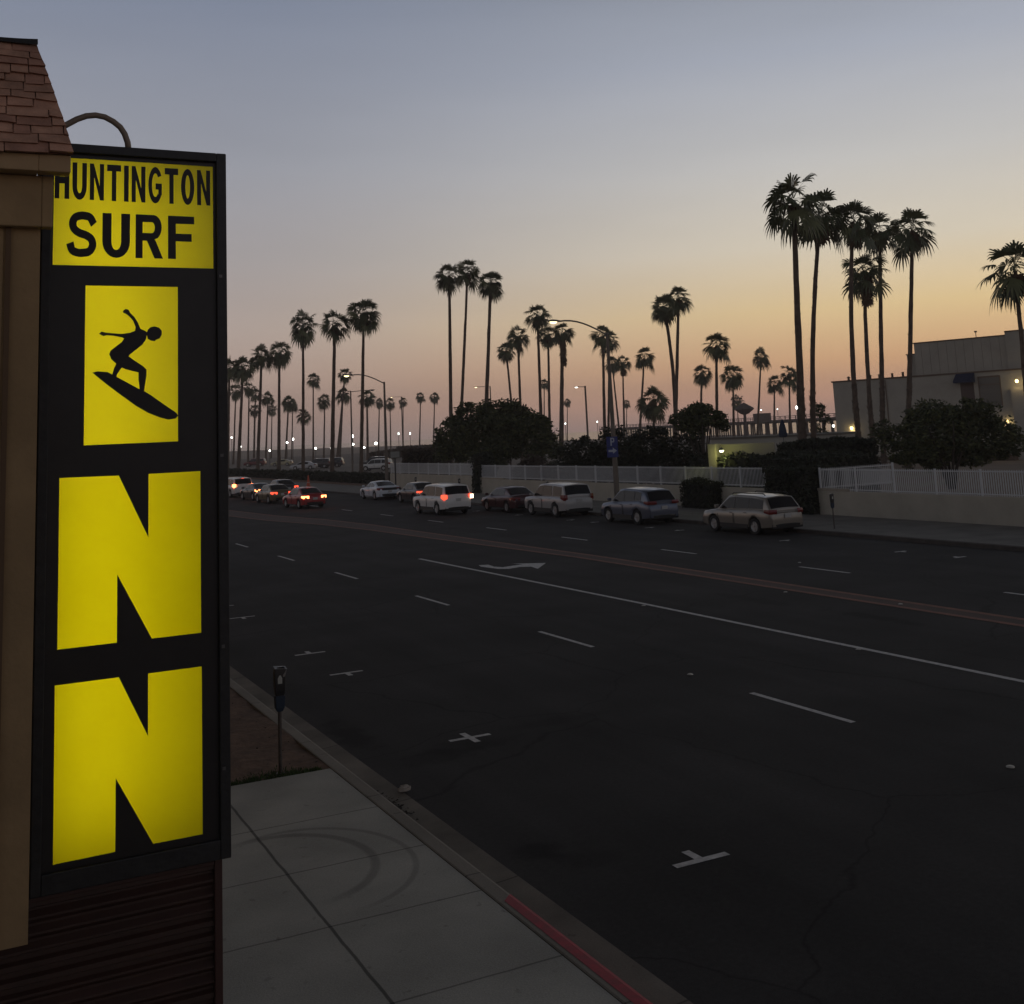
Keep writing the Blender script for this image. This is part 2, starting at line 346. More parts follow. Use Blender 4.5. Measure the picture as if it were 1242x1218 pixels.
# ------------------------------------------------------------------ motel sign
SIGNBLACK = mat('black sign face', (.012, .010, .010), .45, var=.3, scale=6)
FRAME = mat('black painted metal', (.014, .014, .015), .5, var=.5, scale=14, bump=.15)
def lit_panel():
    m = bpy.data.materials.new('yellow translucent acrylic'); m.use_nodes = True; t = m.node_tree; t.nodes.remove(t.nodes['Principled BSDF'])
    o = t.nodes['Material Output']; tr = t.nodes.new('ShaderNodeBsdfTranslucent'); tr.inputs[0].default_value = (.92, .72, .0, 1)
    df = t.nodes.new('ShaderNodeBsdfDiffuse'); df.inputs[0].default_value = (.45, .36, .01, 1)
    gl = t.nodes.new('ShaderNodeBsdfGlossy'); gl.inputs[0].default_value = (1, 1, 1, 1); gl.inputs['Roughness'].default_value = .12
    fr = t.nodes.new('ShaderNodeFresnel'); fr.inputs[0].default_value = 1.3
    n = t.nodes.new('ShaderNodeTexNoise'); n.inputs['Scale'].default_value = 3; tcn = t.nodes.new('ShaderNodeTexCoord'); t.links.new(tcn.outputs['Object'], n.inputs['Vector'])
    mx = t.nodes.new('ShaderNodeMix'); mx.data_type = 'RGBA'; mx.inputs['A'].default_value = (.86, .69, .0, 1); mx.inputs['B'].default_value = (.95, .80, .004, 1)
    t.links.new(n.outputs['Fac'], mx.inputs['Factor']); t.links.new(mx.outputs['Result'], tr.inputs[0])
    a = t.nodes.new('ShaderNodeMixShader'); a.inputs[0].default_value = .12; t.links.new(tr.outputs[0], a.inputs[1]); t.links.new(df.outputs[0], a.inputs[2])
    c = t.nodes.new('ShaderNodeMixShader'); t.links.new(fr.outputs[0], c.inputs[0]); t.links.new(a.outputs[0], c.inputs[1]); t.links.new(gl.outputs[0], c.inputs[2])
    t.links.new(c.outputs[0], o.inputs[0]); return m
YEL = lit_panel()
YS = 7.8
sign = thing('motel_sign', (1.1, YS+.15, 1.95), 'tall black framed lit yellow motel sign reading HUNTINGTON SURF INN', 'sign')
SURFER= [(1.014, 5.479), (1.029, 5.493), (1.05, 5.487), (1.06, 5.466), (1.087, 5.439), (1.11, 5.4), (1.126, 5.36), (1.157, 5.346), (1.17, 5.335), (1.165, 5.305), (1.16, 5.285), (1.137, 5.251), (1.095, 5.217), (1.059, 5.188), (1.052, 5.176), (1.092, 5.146), (1.14, 5.113), (1.166, 5.088), (1.166, 5.048), (1.158, 4.994), (1.151, 4.946), (1.187, 4.921), (1.183, 4.91), (1.122, 4.936), (1.12, 4.982), (1.114, 5.022), (1.115, 5.069), (1.073, 5.079), (1.037, 5.09), (1.009, 5.102), (0.996, 5.084), (0.977, 5.054), (0.977, 5.035), (0.948, 5.055), (0.96, 5.098), (0.973, 5.129), (0.942, 5.159), (0.929, 5.192), (0.938, 5.215), (0.969, 5.241), (1.008, 5.272), (1.023, 5.295), (1.007, 5.303), (0.956, 5.313), (0.912, 5.317), (0.893, 5.311), (0.864, 5.326), (0.88, 5.341), (0.905, 5.335), (0.956, 5.33), (1.007, 5.326), (1.059, 5.333), (1.091, 5.346), (1.095, 5.371), (1.078, 5.414), (1.058, 5.438), (1.039, 5.455), (1.014, 5.468)]
BOARD= [(0.826, 5.073), (0.857, 5.08), (0.92, 5.075), (0.948, 5.059), (0.984, 5.038), (1.06, 4.994), (1.138, 4.948), (1.19, 4.92), (1.255, 4.871), (1.321, 4.822), (1.36, 4.794), (1.371, 4.775), (1.353, 4.757), (1.307, 4.751), (1.255, 4.766), (1.177, 4.8), (1.099, 4.849), (1.01, 4.918), (0.933, 4.979), (0.87, 5.033)]
HEAD= [(1.165, 5.326), (1.173, 5.353), (1.191, 5.371), (1.217, 5.376), (1.246, 5.368), (1.264, 5.346), (1.264, 5.319), (1.249, 5.294), (1.228, 5.286), (1.218, 5.276), (1.195, 5.279), (1.173, 5.292)]
N1= [(0.635, 4.407), (0.994, 4.402), (1.18, 3.995), (1.18, 4.402), (1.514, 4.402), (1.515, 3.358), (1.203, 3.358), (0.989, 3.778), (0.989, 3.358), (0.637, 3.358)]
N2= [(0.626, 3.145), (1.002, 3.145), (1.181, 2.764), (1.181, 3.145), (1.518, 3.145), (1.52, 2.115), (1.215, 2.115), (0.988, 2.543), (0.988, 2.112), (0.630, 2.108)]
BX1 = [(.575, 6.50), (1.608, 6.50), (1.608, 5.778), (.575, 5.778)]
BX2 = [(.778, 5.645), (1.368, 5.645), (1.368, 4.606), (.778, 4.606)]
def rel(lp): return [(x-1.1, z-1.95) for x, z in lp]
# black face with real openings, the yellow sheet 6 mm behind it
outer = [(.56, 6.53), (1.63, 6.53), (1.63, 2.07), (.56, 2.07)]
filled('sign_face', [rel(q) for q in (outer, BX1, BX2, N1, N2)], -.15, SIGNBLACK, sign)
b = MB(); b.face([(.562-1.1, -.143, 2.075-1.95), (1.628-1.1, -.143, 2.075-1.95), (1.628-1.1, -.143, 6.525-1.95), (.562-1.1, -.143, 6.525-1.95)]); b.build('lit_panel', YEL, sign)
# box frame
b = MB()
x0, x1, z0, z1 = .500-1.1, 1.694-1.1, 0.0, 6.592-1.95
fy0, fy1 = -.185, .30
b.box(x0, .562-1.1, fy0, fy1, z0, z1); b.box(1.626-1.1, x1, fy0, fy1, z0, z1)
b.box(.562-1.1, 1.626-1.1, fy0, fy1, 6.53-1.95, z1); b.box(.562-1.1, 1.626-1.1, fy0, fy1, z0, 2.07-1.95)
b.box(.562-1.1, 1.626-1.1, .285, fy1-.002, 2.07-1.95, 6.53-1.95)
bevel(b.build('sign_frame', FRAME, sign), .006)
for z in (2.5, 3.26, 4.5, 5.72):
    b = MB(); b.box(1.64-1.1, 1.66-1.1, fy0-.006, fy0, z-1.95-.01, z-1.95+.01); b.build('bracket_screw', mat('scuffed grey metal', (.12, .12, .12), .4, .6), sign)
for nm, xx, e in (('tube_light', .76, 4.3), ('tube_light', 1.05, 3.3), ('tube_light', 1.42, 2.0)):
    ld = bpy.data.lights.new(nm, 'AREA'); ld.shape = 'RECTANGLE'; ld.size = .05; ld.size_y = 4.3; ld.energy = e; ld.color = (1, .97, .90)
    lo_ = bpy.data.objects.new(nm, ld); COL.objects.link(lo_); lo_.parent = sign; lo_.location = (xx-1.1, .25, 4.3-1.95)
    lo_.rotation_euler = (radians(-90), 0, 0)
# lettering
def glyph(ch, nar_=True):
    """unit box 0..1 x 0..1 outlines for a bold grotesque"""
    def arc(cx, cy, rx, ry, a0, a1, n=14): return [(cx+rx*cos(radians(a0+(a1-a0)*k/n)), cy+ry*sin(radians(a0+(a1-a0)*k/n))) for k in range(n+1)]
    t = .325; h = .175
    if ch == 'H': return [[(0,0),(t,0),(t,.41),(1-t,.41),(1-t,0),(1,0),(1,1),(1-t,1),(1-t,.60),(t,.60),(t,1),(0,1)]]
    if ch == 'N': return [[(0,0),(t-.02,0),(t-.02,.62),(.72,0),(1,0),(1,1),(1-t+.02,1),(1-t+.02,.39),(.27,1),(0,1)]]
    if ch == 'T': return [[(.34,0),(.66,0),(.66,.82),(1,.82),(1,1),(0,1),(0,.82),(.34,.82)]]
    if ch == 'I': return [[(0,0),(1,0),(1,1),(0,1)]]
    if ch == 'F': return [[(0,0),(.30,0),(.30,.41),(.90,.41),(.90,.59),(.30,.59),(.30,.82),(1,.82),(1,1),(0,1)]]
    if ch == 'U': return [[(0,1),(0,.36)]+arc(.5,.36,.5,.37,180,360)+[(1,1),(1-t,1),(1-t,.36)]+arc(.5,.36,.5-t,.19,360,180)+[(t,1)]]
    if ch == 'O': return [arc(.5,.5,.5,.51,0,350,34), arc(.5,.5,.5-t,.33,0,350,34)]
    if ch == 'G':
        return [arc(.52,.5,.52,.51,32,330,26)+[(.985,.20),(1,.24),(1,.55),(.53,.55),(.53,.38),(.74,.38),(.74,.24)]+arc(.52,.5,.25,.33,315,42,24)]
    if ch == 'R':
        return [[(0,0),(.26,0),(.26,.40),(.42,.40),(.70,0),(1.02,0),(.76,.38)]+[(.70,.44)]+arc(.66,.715,.31,.285,-62,90,12)+[(0,1)],
                [(.26,.58)]+arc(.60,.705,.11,.125,-90,90,8)+[(.26,.83)]]
    if ch == 'S':
        cl = [(.06,.30),(.14,.14),(.34,.085),(.52,.085),(.74,.12),(.86,.26),(.80,.40),(.62,.48),(.38,.53),(.20,.62),(.15,.75),(.24,.87),(.42,.915),(.58,.915),(.76,.88),(.90,.73)]
        # smooth and offset
        P = []
        for k in range(len(cl)-1):
            p0 = cl[max(k-1,0)]; p1 = cl[k]; p2 = cl[k+1]; p3 = cl[min(k+2,len(cl)-1)]
            for q in range(4):
                u = q/4; f = lambda a,b_,c,d: .5*((2*b_)+(-a+c)*u+(2*a-5*b_+4*c-d)*u*u+(-a+3*b_-3*c+d)*u**3)
                P.append((f(p0[0],p1[0],p2[0],p3[0]), f(p0[1],p1[1],p2[1],p3[1])))
        P.append(cl[-1]); Lf = []; Rt = []
        for k, p in enumerate(P):
            a = P[max(k-1,0)]; c = P[min(k+1,len(P)-1)]; dx, dy = c[0]-a[0], c[1]-a[1]; q = math.hypot(dx, dy) or 1
            nx, ny = -dy/q, dx/q; wx, wy = .135, .092
            Lf.append((p[0]+nx*wx, p[1]+ny*wy)); Rt.append((p[0]-nx*wx, p[1]-ny*wy))
        return [Lf+Rt[::-1]]
LETTER = mat('black vinyl lettering', (.014, .010, .012), .55)
def text(s, x, z, cw, chh, gap, nar=.34):
    for ch in s:
        w = cw*nar if ch == 'I' else cw
        lp = [[(x+px*w-1.1, z+pz*chh-1.95) for px, pz in g] for g in glyph(ch)]
        filled('letter', lp, -.1455, LETTER, sign)
        x += w+gap
# HUNTINGTON x .584..1.583 ; SURF .665...1.49
n_ = 9; gap = .019; cw = (1.59-.580-9*gap)/(9+.34)
text('HUNTINGTON', .580, 6.222, cw, .250, gap)
text('SURF', .668, 5.838, .176, .300, .036)
for nm, lp in (('surfer_silhouette', SURFER), ('surfer_silhouette', HEAD), ('surfboard_silhouette', BOARD)):
    filled(nm, [rel(lp)], -.1455 if nm != 'surfboard_silhouette' else -.1462, LETTER, sign)
# conduit feeding the sign
b = MB(); cp = [(.45,7.9,6.60),(.542,7.9,6.668),(.623,7.9,6.731),(.72,7.9,6.797),(.78,7.9,6.825),(.84,7.9,6.836),(.90,7.9,6.828),(.956,7.9,6.80),(1.0,7.9,6.765),(1.03,7.9,6.719),(1.05,7.9,6.66),(1.058,7.9,6.594)]
b.tube(cp, .021, 10); tag(b.build('electric_conduit', mat('tan painted metal', (.26, .20, .15), .5), smooth=True), 'tan bent conduit arching from the shingled roof to the top of the motel sign', 'conduit')

# ------------------------------------------------------------------ motel building at the left
STUC = mat('porch lit tan painted stucco', (.30, .20, .10), .9, var=.22, scale=1.6, bump=.2, bscale=30)  # stucco colour raised to carry warm porch light; no lamp is built
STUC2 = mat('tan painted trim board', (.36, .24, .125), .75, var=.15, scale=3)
bld = thing('motel_building', (-2, 9, 0), 'tan stucco motel corner under a brown shingled mansard roof left of the sign', 'building')
def P_(mb, nm, mt, **k):
    mb.v = [(x+2, y-9, z) for x, y, z in mb.v]; return mb.build(nm, mt, bld, **k)
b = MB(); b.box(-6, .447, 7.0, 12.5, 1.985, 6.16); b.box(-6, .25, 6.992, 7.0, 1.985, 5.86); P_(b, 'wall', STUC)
b = MB(); b.box(-20, -2.2, -60, -3, 0, 6.0); b.box(-16, 1.35, 13, 45, 0, 7.2); P_(b, 'unseen_shade_wing', STUC)  # unseen building masses added to keep low sky out of car windows
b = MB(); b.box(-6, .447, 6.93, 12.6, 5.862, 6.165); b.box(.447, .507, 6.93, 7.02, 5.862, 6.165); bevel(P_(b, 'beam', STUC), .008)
b = MB(); b.box(.262, .290, 6.978, 7.0, 1.99, 5.86); P_(b, 'corner_board', mat('dark trim', (.12, .07, .035), .8))
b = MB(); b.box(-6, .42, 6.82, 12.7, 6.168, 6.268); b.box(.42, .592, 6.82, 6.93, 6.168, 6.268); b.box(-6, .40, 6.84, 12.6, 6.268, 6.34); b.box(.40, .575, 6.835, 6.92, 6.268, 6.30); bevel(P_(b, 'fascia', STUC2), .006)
b = MB(); b.box(-6, .28, 6.985, 6.992, 2.40, 2.415); P_(b, 'wall_cable', mat('dark cable', (.02, .02, .02), .6))
# mansard shingles: courses of individual split shakes
b = MB(); rnd = random.Random(3)
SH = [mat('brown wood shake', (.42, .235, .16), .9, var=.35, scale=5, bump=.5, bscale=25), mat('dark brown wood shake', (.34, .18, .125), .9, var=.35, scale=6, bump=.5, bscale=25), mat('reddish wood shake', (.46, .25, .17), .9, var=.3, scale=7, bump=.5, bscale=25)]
nC = 13; zt, zb = 7.06, 6.272
for c in range(nC):
    f0 = c/nC; f1 = (c+1.35)/nC
    za = zb+(zt-zb)*f0; zc = zb+(zt-zb)*min(f1, 1.02)
    ya = 6.79+.42*f0; yc = 6.79+.42*min(f1, 1.02)
    xr_a = .605-.185*f0**1.15; xr_c = .605-.185*min(f1, 1)**1.15
    x = -3-rnd.random()*.2
    while x < xr_a-.001:
        w = rnd.uniform(.09, .24); x2 = min(x+w, xr_a)
        if xr_a-x2 < .03: x2 = xr_a
        j = rnd.uniform(-.010, .008); th = rnd.uniform(.010, .026); y_ = ya-th; tilt = rnd.uniform(-.005, .005)
        xx2c = min(x2, xr_c) if x2 >= xr_a-.001 else x2
        mi = rnd.choice([0,0,1,2]); i = len(b.v)
        b.v += [(x+.003, y_, za+j-tilt), (x2-.003, y_, za+j+tilt), (xx2c-.003, yc, zc), (x+.003, yc, zc), (x+.003, ya+.015, za+j-tilt), (x2-.003, ya+.015, za+j+tilt)]
        for q in ((0,1,2,3), (0,4,5,1)): b.f.append(tuple(i+k for k in q)); b.m.append(mi)
        b.f.append((i+1, i+5, i+2)); b.m.append(mi); b.f.append((i, i+3, i+4)); b.m.append(mi)
        x = x2
# right hand hip side and backing
b.face([(.60, 6.80, zb), (.46, 7.25, zb), (.40, 7.5, zt), (.415, 7.215, zt)], 1)
b.face([(-6, 6.812, zb), (.598, 6.812, zb), (.415, 7.235, zt), (-6, 7.235, zt)], 1)
b.face([(-6, 7.235, zt), (.415, 7.235, zt), (.415, 12.3, zt), (-6, 12.3, zt)], 1)
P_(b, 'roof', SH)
b = MB()
for k, (xa, xb) in enumerate(((-3, -1.2), (-1.25, .02), (.0, .425))):
    n = 8
    for q in range(n):
        u0 = xa+(xb-xa)*q/n; u1 = xa+(xb-xa)*(q+1)/n
        h = lambda u: .012+.014*((u-xa)/(xb-xa))**3
        b.grid([[(u0, 7.17, zt-.018), (u0, 7.19, zt+h(u0)), (u0, 7.30, zt+h(u0))], [(u1, 7.17, zt-.018), (u1, 7.19, zt+h(u1)), (u1, 7.30, zt+h(u1))]])
P_(b, 'roof_cap', mat('black roofing felt', (.02, .02, .02), .8))
# corrugated brown skirt wall under the sign
CORR = mat('brown painted corrugated metal', (.060, .027, .020), .5, col2=(.036, .019, .014), scale=2.5, spec=.5)
cw_ = thing('corrugated_wall', (0, 7.9, 0), 'dark brown corrugated metal wall panel below the motel sign', 'wall')
b = MB(); rows = []
nz = 130
for k in range(nz+1):
    z = 0+1.90*k/nz; ph = (z/.085) % 1; d = .016*(1 if ph < .42 else (-1 if .5 < ph < .92 else 0))
    rows.append([(-5, -.02-d, z), (1.60, -.02-d, z)])
b.grid(rows); b.face([(1.60, 0, 0), (1.60, 3, 0), (1.60, 3, 1.9), (1.60, 0, 1.9)]); b.build('corrugated_sheet', CORR, cw_)
b = MB(); b.box(-5, 1.602, -.055, 3, 1.90, 1.925); b.box(1.602, 1.652, -.06, 3, 0, 1.935)
bevel(b.build('metal_edging', mat('brown edging', (.055, .022, .018), .45), cw_), .005)
b = MB(); b.box(.98, 1.08, -.02, .06, 1.926, 1.952); b.build('steel_shim', mat('scuffed grey metal', (.12, .12, .12)), cw_)

# ------------------------------------------------------------------ parking meters
MBLK = mat('black meter enamel', (.012, .012, .014), .35); MBLU = mat('blue meter housing', (.012, .028, .055), .45)
STL = mat('dull galvanised pipe', (.10, .085, .078), .5, .5, var=.3, scale=12); LCD = mat('pale meter display', (.45, .46, .42), .3)
def meter(loc, label, group, rz=0):
    t = thing('parking_meter', loc, label, 'parking meter', group, rz)
    t.scale = (.82, .82, 1)
    b = MB(); b.tube([(0,0,0), (0,0,.84)], .032, 12); b.tube([(0,0,0), (0,0,.012)], .07, 12); b.build('post', STL, t)
    b = MB(); b.grid([[(sx*w, sy*d, z) for sx, sy in ((-1,-1),(1,-1),(1,1),(-1,1))] for w, d, z in ((.045,.04,.82),(.075,.055,.87),(.085,.06,1.02),(.08,.06,1.03))], closed=True)
    b.face([(-.08,-.06,1.03),(.08,-.06,1.03),(.08,.06,1.03),(-.08,.06,1.03)]); bevel(b.build('coin_vault', MBLU, t), .008)
    b = MB(); b.grid([[(sx*w+ox, sy*d, z) for sx, sy in ((-1,-1),(1,-1),(1,1),(-1,1))] for w, d, z, ox in ((.07,.055,1.032,0),(.085,.06,1.10,0),(.09,.06,1.24,0),(.095,.055,1.33,0),(.09,.05,1.385,.01),(.05,.03,1.41,.02))], closed=True)
    b.face([(-.03,-.03,1.41),(.07,-.03,1.41),(.07,.03,1.41),(-.03,.03,1.41)]); h = bevel(b.build('meter_head', MBLK, t), .010, 3)
    b = MB(); b.grid([[(-.04,-.061,1.19),(.035,-.061,1.19)],[(-.04,-.062,1.26),(.035,-.062,1.26)],[(-.015,-.060,1.30),(.012,-.060,1.30)]]); b.build('display', LCD, h)
    b = MB(); b.grid([[(-.09,-.075,1.395),(.12,-.075,1.375)],[(-.09,.055,1.42),(.12,.055,1.40)]]); b.grid([[(.05,-.058,1.30),(.12,-.058,1.375)],[(.05,-.058,1.22),(.095,-.058,1.30)]]); b.build('solar_cap', mat('grey solar cap', (.22, .21, .20), .3), h)
    return t
meter((4.19, 16.11, .10), 'black and blue parking meter on a rusty pipe in bare earth at the near kerb', None)
MG = 'parking meters on the far pavement'
meter((32.4, 36.35, .146), 'dark parking meter before the white fenced wall, right of the silver wagon', MG)
meter((33.2, 62.6, .146), 'dark parking meter head rising behind the dark red sedan', MG)
meter((33.2, 76.2, .146), 'dark parking meter head above the right end of the driving white SUV', MG)
meter((33.2, 84.8, .146), 'dark parking meter head behind the small dark car, left of the driving white SUV', MG)

# grass tuft strip at slab edge, debris
GR = mat('short grass', (.05, .085, .022), .9, var=.4, scale=20)
b = MB(); rnd = random.Random(8)
for k in range(2600):
    x = rnd.uniform(2.2, 4.72); y = 15.9+abs(rnd.gauss(0, .13))*(1+.4*sin(x*5)); h = rnd.uniform(.02, .06); a = rnd.uniform(0, pi); dx, dy = cos(a)*.008, sin(a)*.008
    lx, ly = rnd.gauss(0, .02), rnd.gauss(0, .02)
    b.face([(x-dx, y-dy, .1), (x+dx, y+dy, .1), (x+lx, y+ly, .1+h)])
tag(b.build('grass', GR), 'thin green grass fringe where the bare earth meets the pavement slab', 'grass', kind='stuff')
b = MB(); rnd = random.Random(9)
for k in range(260):
    x = rnd.gauss(4.2, 0.9) if k % 2 else rnd.gauss(5.13, .06); y = rnd.uniform(15.9, 26) if k % 2 else rnd.gauss(14.1, .28)
    z = .125 if k % 2 else .006
    if k % 2 and x > 4.8: continue
    r = rnd.uniform(.012, .04); a = rnd.uniform(0, 6.28)
    b.face([(x+r*cos(a+q*1.5)*(1 if q % 2 else .5), y+r*sin(a+q*1.5)*(1 if q % 2 else .5), z+rnd.uniform(0, .02)) for q in range(4)])
tag(b.build('leaf_litter', mat('dead leaves', (.022, .015, .01), .9, var=.3)), 'dark dead leaves scattered on the bare earth and in the gutter', 'litter', kind='stuff')
b = MB(); rnd = random.Random(4)
rows = []
for i in range(7):
    th = pi*i/6; rows.append([(.10*sin(th)*cos(2*pi*j/10)*rnd.uniform(.7, 1.2), .055*sin(th)*sin(2*pi*j/10)*rnd.uniform(.7, 1.2), .045*(1-cos(th))*rnd.uniform(.8, 1.1)) for j in range(10)])
b.grid(rows, closed=True); o = b.build('crumpled_bag', mat('dirty white paper', (.36, .33, .29), .8)); o.location = (5.44, 14.65, .008)
tag(o, 'crumpled white paper bag lying at the edge of the gutter', 'litter')
RM = mat('ceramic road stud', (.45, .43, .38), .4)
for i, (x, y, l) in enumerate(((16.22, 25.6, 'small white road stud halfway along the solid white line'), (16.30, 17.9, 'small white road stud near the right end of the solid white line'), (12.39, 18.1, 'small white road stud between two near lane dashes'), (12.39, 11.0, 'small white road stud right of the nearest lane dash'), (20.95, 21.4, 'small white road stud on the double centre line'), (20.3, 24.9, 'small pale road stud beside the double centre line'), (24.8, 29.6, 'small pale road stud beyond the far lane line'))):
    b = MB(); b.lathe([(.055, 0), (.05, .012), (.03, .02), (0, .022)], 12); o = b.build('road_stud', RM, smooth=True); o.location = (x, y, .009); tag(o, l, 'road stud', 'road studs')

# ------------------------------------------------------------------ far boundary walls with picket fences
WALL = mat('cream painted wall', (.40, .365, .295), .9, var=.12, scale=.8, bump=.15)
CAP = mat('pale wall coping', (.34, .30, .24), .85, var=.1)
PICK = mat('white painted steel pickets', (.55, .56, .56), .6)
def wall(y0, y1, ztop, label, thick=.2, x=37.0, steps=()):
    t = thing('boundary_wall', (x, (y0+y1)/2, .1), label, 'wall', 'cream boundary walls'); c = (y0+y1)/2
    b = MB(); b.box(0, thick, y0-c, y1-c, -.1, ztop-.1); b.build('wall_panel', WALL, t)
    b = MB()
    for a, e, h in steps: b.box(-.03, thick+.03, a-c, e-c, ztop-.1+.002, ztop-.1+h)
    if steps: b.build('coping', CAP, t)
    return t
wall(14, 42.4, 1.24, 'cream boundary wall under white pickets, right of the tall dark clipped hedge', steps=((40.4, 42.42, .12),))
wall(45.8, 80.8, 1.26, 'long cream boundary wall behind the parked cars, between the two hedge gaps', steps=((76.6, 80.8, .10), (64, 70, .07)))
wall(82.4, 101, 1.46, 'cream boundary wall left of the big tree, behind the driving white SUV')
def fence(y0, y1, zb, zt, label, bay, x=37.1, sp=.115):
    t = thing('picket_fence', (x, (y0+y1)/2, zb), label, 'fence', 'white picket fences on the boundary walls'); c = (y0+y1)/2
    n = max(1, round((y1-y0)/bay)); H_ = zt-zb
    for i in range(n+1):
        y = y0+(y1-y0)*i/n-c; b = MB(); b.box(-.04, .04, y-.04, y+.04, -.15, H_+.03); b.build('post', PICK, t)
    for i in range(n):
        a = y0+(y1-y0)*i/n-c+.04; e = y0+(y1-y0)*(i+1)/n-c-.04; b = MB()
        b.box(-.022, .022, a, e, .10, .14); b.box(-.022, .022, a, e, H_-.09, H_-.05)
        k = int((e-a)/sp)
        for q in range(1, k+1):
            yy = a+(e-a)*q/(k+1); b.box(-.012, .012, yy-.012, yy+.012, .04, H_)
        b.build('picket_panel', PICK, t)
    return t
fence(14, 42.3, 1.20, 2.28, 'white picket fence on the cream wall at the right edge', 2.36)
fence(45.9, 80.7, 1.27, 2.30, 'long white picket fence between the tall dark hedge and the big tree', 2.45)
fence(82.5, 100.9, 1.47, 2.42, 'white picket fence left of the big tree', 2.4)
# fence return beside the tall hedge
t = thing('picket_fence', (37.3, 42.3, 1.3), 'short white picket return running back from the left end of the right hand fence', 'fence', 'white picket fences on the boundary walls')
b = MB(); b.box(0, 4.4, -.022, .022, .06, .10); b.box(0, 4.4, -.022, .022, .88, .92)
for q in range(36): b.box(q*.12, q*.12+.024, -.012, .012, 0, .98)
b.build('picket_panel', PICK, t); b = MB(); b.box(4.4, 4.48, -.04, .04, -1.1, 1.02); b.build('post', PICK, t)

# ------------------------------------------------------------------ foliage helpers
def leaf_cloud(blobs, n, size, seed, xmin=-1e9):
    """leaf clumps spread in and near the surface of ellipsoids"""
    r = random.Random(seed); b = MB(); tot = sum(q[3]*q[4]*q[5] for q in blobs)
    for (cx, cy, cz, rx, ry, rz) in blobs:
        sub = []
        for _ in range(18):
            th = r.uniform(0, 2*pi); u = r.uniform(-1, 1); s = math.sqrt(1-u*u); e = r.uniform(.85, 1.22)
            sub.append((s*cos(th)*e, s*sin(th)*e, u*e, r.uniform(.16, .42)))
        for _ in range(int(n*rx*ry*rz/tot)):
            q = r.choice(sub) if r.random() < .72 else (0, 0, 0, .86)
            th = r.uniform(0, 2*pi); u = r.uniform(-1, 1); s = math.sqrt(1-u*u); rr = r.random()**.45*q[3]
            k = .72 if q[3] != .86 else 1
            x = cx+rx*(q[0]*k+rr*s*cos(th)); y = cy+ry*(q[1]*k+rr*s*sin(th)); z = cz+rz*(q[2]*k+rr*u)
            if x < xmin: continue
            sz = size*r.uniform(.6, 1.5); a = Vector((r.gauss(0,1), r.gauss(0,1), r.gauss(0,.6))).normalized(); c = Vector((r.gauss(0,1), r.gauss(0,1), r.gauss(0,1))); c = (c-a*c.dot(a)).normalized()
            p = Vector((x, y, z)); b.face([p-a*sz, p+c*sz*.42, p+a*sz, p-c*sz*.42], r.choice((0,0,1)))
    return b
LEAF = [mat('dark green leaves', (.040, .052, .020), .75), mat('lighter green leaves', (.085, .095, .030), .7)]
RLEAF = [mat('dull brown green leaves', (.045, .034, .022), .8), mat('reddish leaves', (.06, .042, .028), .8)]
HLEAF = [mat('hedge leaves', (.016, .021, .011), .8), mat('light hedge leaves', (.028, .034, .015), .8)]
BARK = mat('grey brown bark', (.045, .036, .028), .95, var=.4, scale=8, bump=.5)
def tree(name, loc, blobs, n, size, seed, label, limbs, lm=LEAF, rt=.22, cat='tree', group=None):
    t = thing(name, loc, label, cat, group); leaf_cloud(blobs, n, size, seed, 37.45-loc[0] if 37.45 < loc[0] < 47 else -1e9).build('crown', lm, t)
    b = MB()
    for pts, r0, r1 in limbs:
        k = len(pts); b.tube(pts, [r0+(r1-r0)*i/(k-1) for i in range(k)], 7)
    if limbs: b.build('trunk', BARK, t, smooth=True)
    return t
# big round tree
bl = [(0,0,4.7,3.8,3.2,2.8), (-2.9,1.0,4.4,2.5,2.2,2.2), (2.8,-.8,4.5,2.8,2.4,2.4), (4.4,-1.6,3.8,1.7,1.6,1.9), (-1.2,.4,6.2,2.2,2.2,1.4), (1.4,-.4,6.2,2.4,2.2,1.35), (-4.0,1.6,3.4,1.3,1.3,1.2)]
tree('broadleaf_tree', (42.3, 89.5, .0), bl, 32000, .16, 1, 'big rounded dark tree at the centre left, tall twin palms rising at its left side',
     [([(0,0,0),(.1,0,1.2),(-.8,.3,3),(-2.4,.8,4.6)], .26, .06), ([(0,0,0),(.2,.1,1.4),(.9,-.2,3),(2.4,-.6,4.8)], .22, .06), ([(0,0,0),(0,.1,2),(.2,.2,5.5)], .2, .05)])
# big hedge mass behind the middle wall
bl = [(-3.0,1.6,2.4,2.0,2.0,1.9), (-1.2,.8,2.8,2.2,1.9,1.95), (.8,-.2,2.9,2.4,2.0,1.9), (2.6,-1.0,2.5,2.2,1.9,1.8), (4.2,-1.9,1.8,1.8,1.7,1.3), (-4.2,2.6,2.0,1.6,1.6,1.6), (0,0,1.2,5,2.0,1.2)]
tree('hedge_shrub', (42.6, 67.0, 0), bl, 22000, .14, 2, 'broad dark shrub mass behind the long fence, left of the street light sign', [([(0,0,0),(0,0,2.4)], .15, .05), ([(-2,1,0),(-2.2,1,2.2)], .1, .05)], HLEAF, cat='shrub', group='shrubs behind the long fence')
bl = [(0,0,1.4,2.0,2.4,1.1), (-1.6,3.6,1.6,2.0,2.4,1.3)]
tree('hedge_shrub', (41.8, 74.0, 0), bl, 9000, .13, 22, 'low brownish hedge behind the long fence under the big tree', [([(0,0,0),(0,0,1.2)], .08, .05)], RLEAF, cat='shrub', group='shrubs behind the long fence')
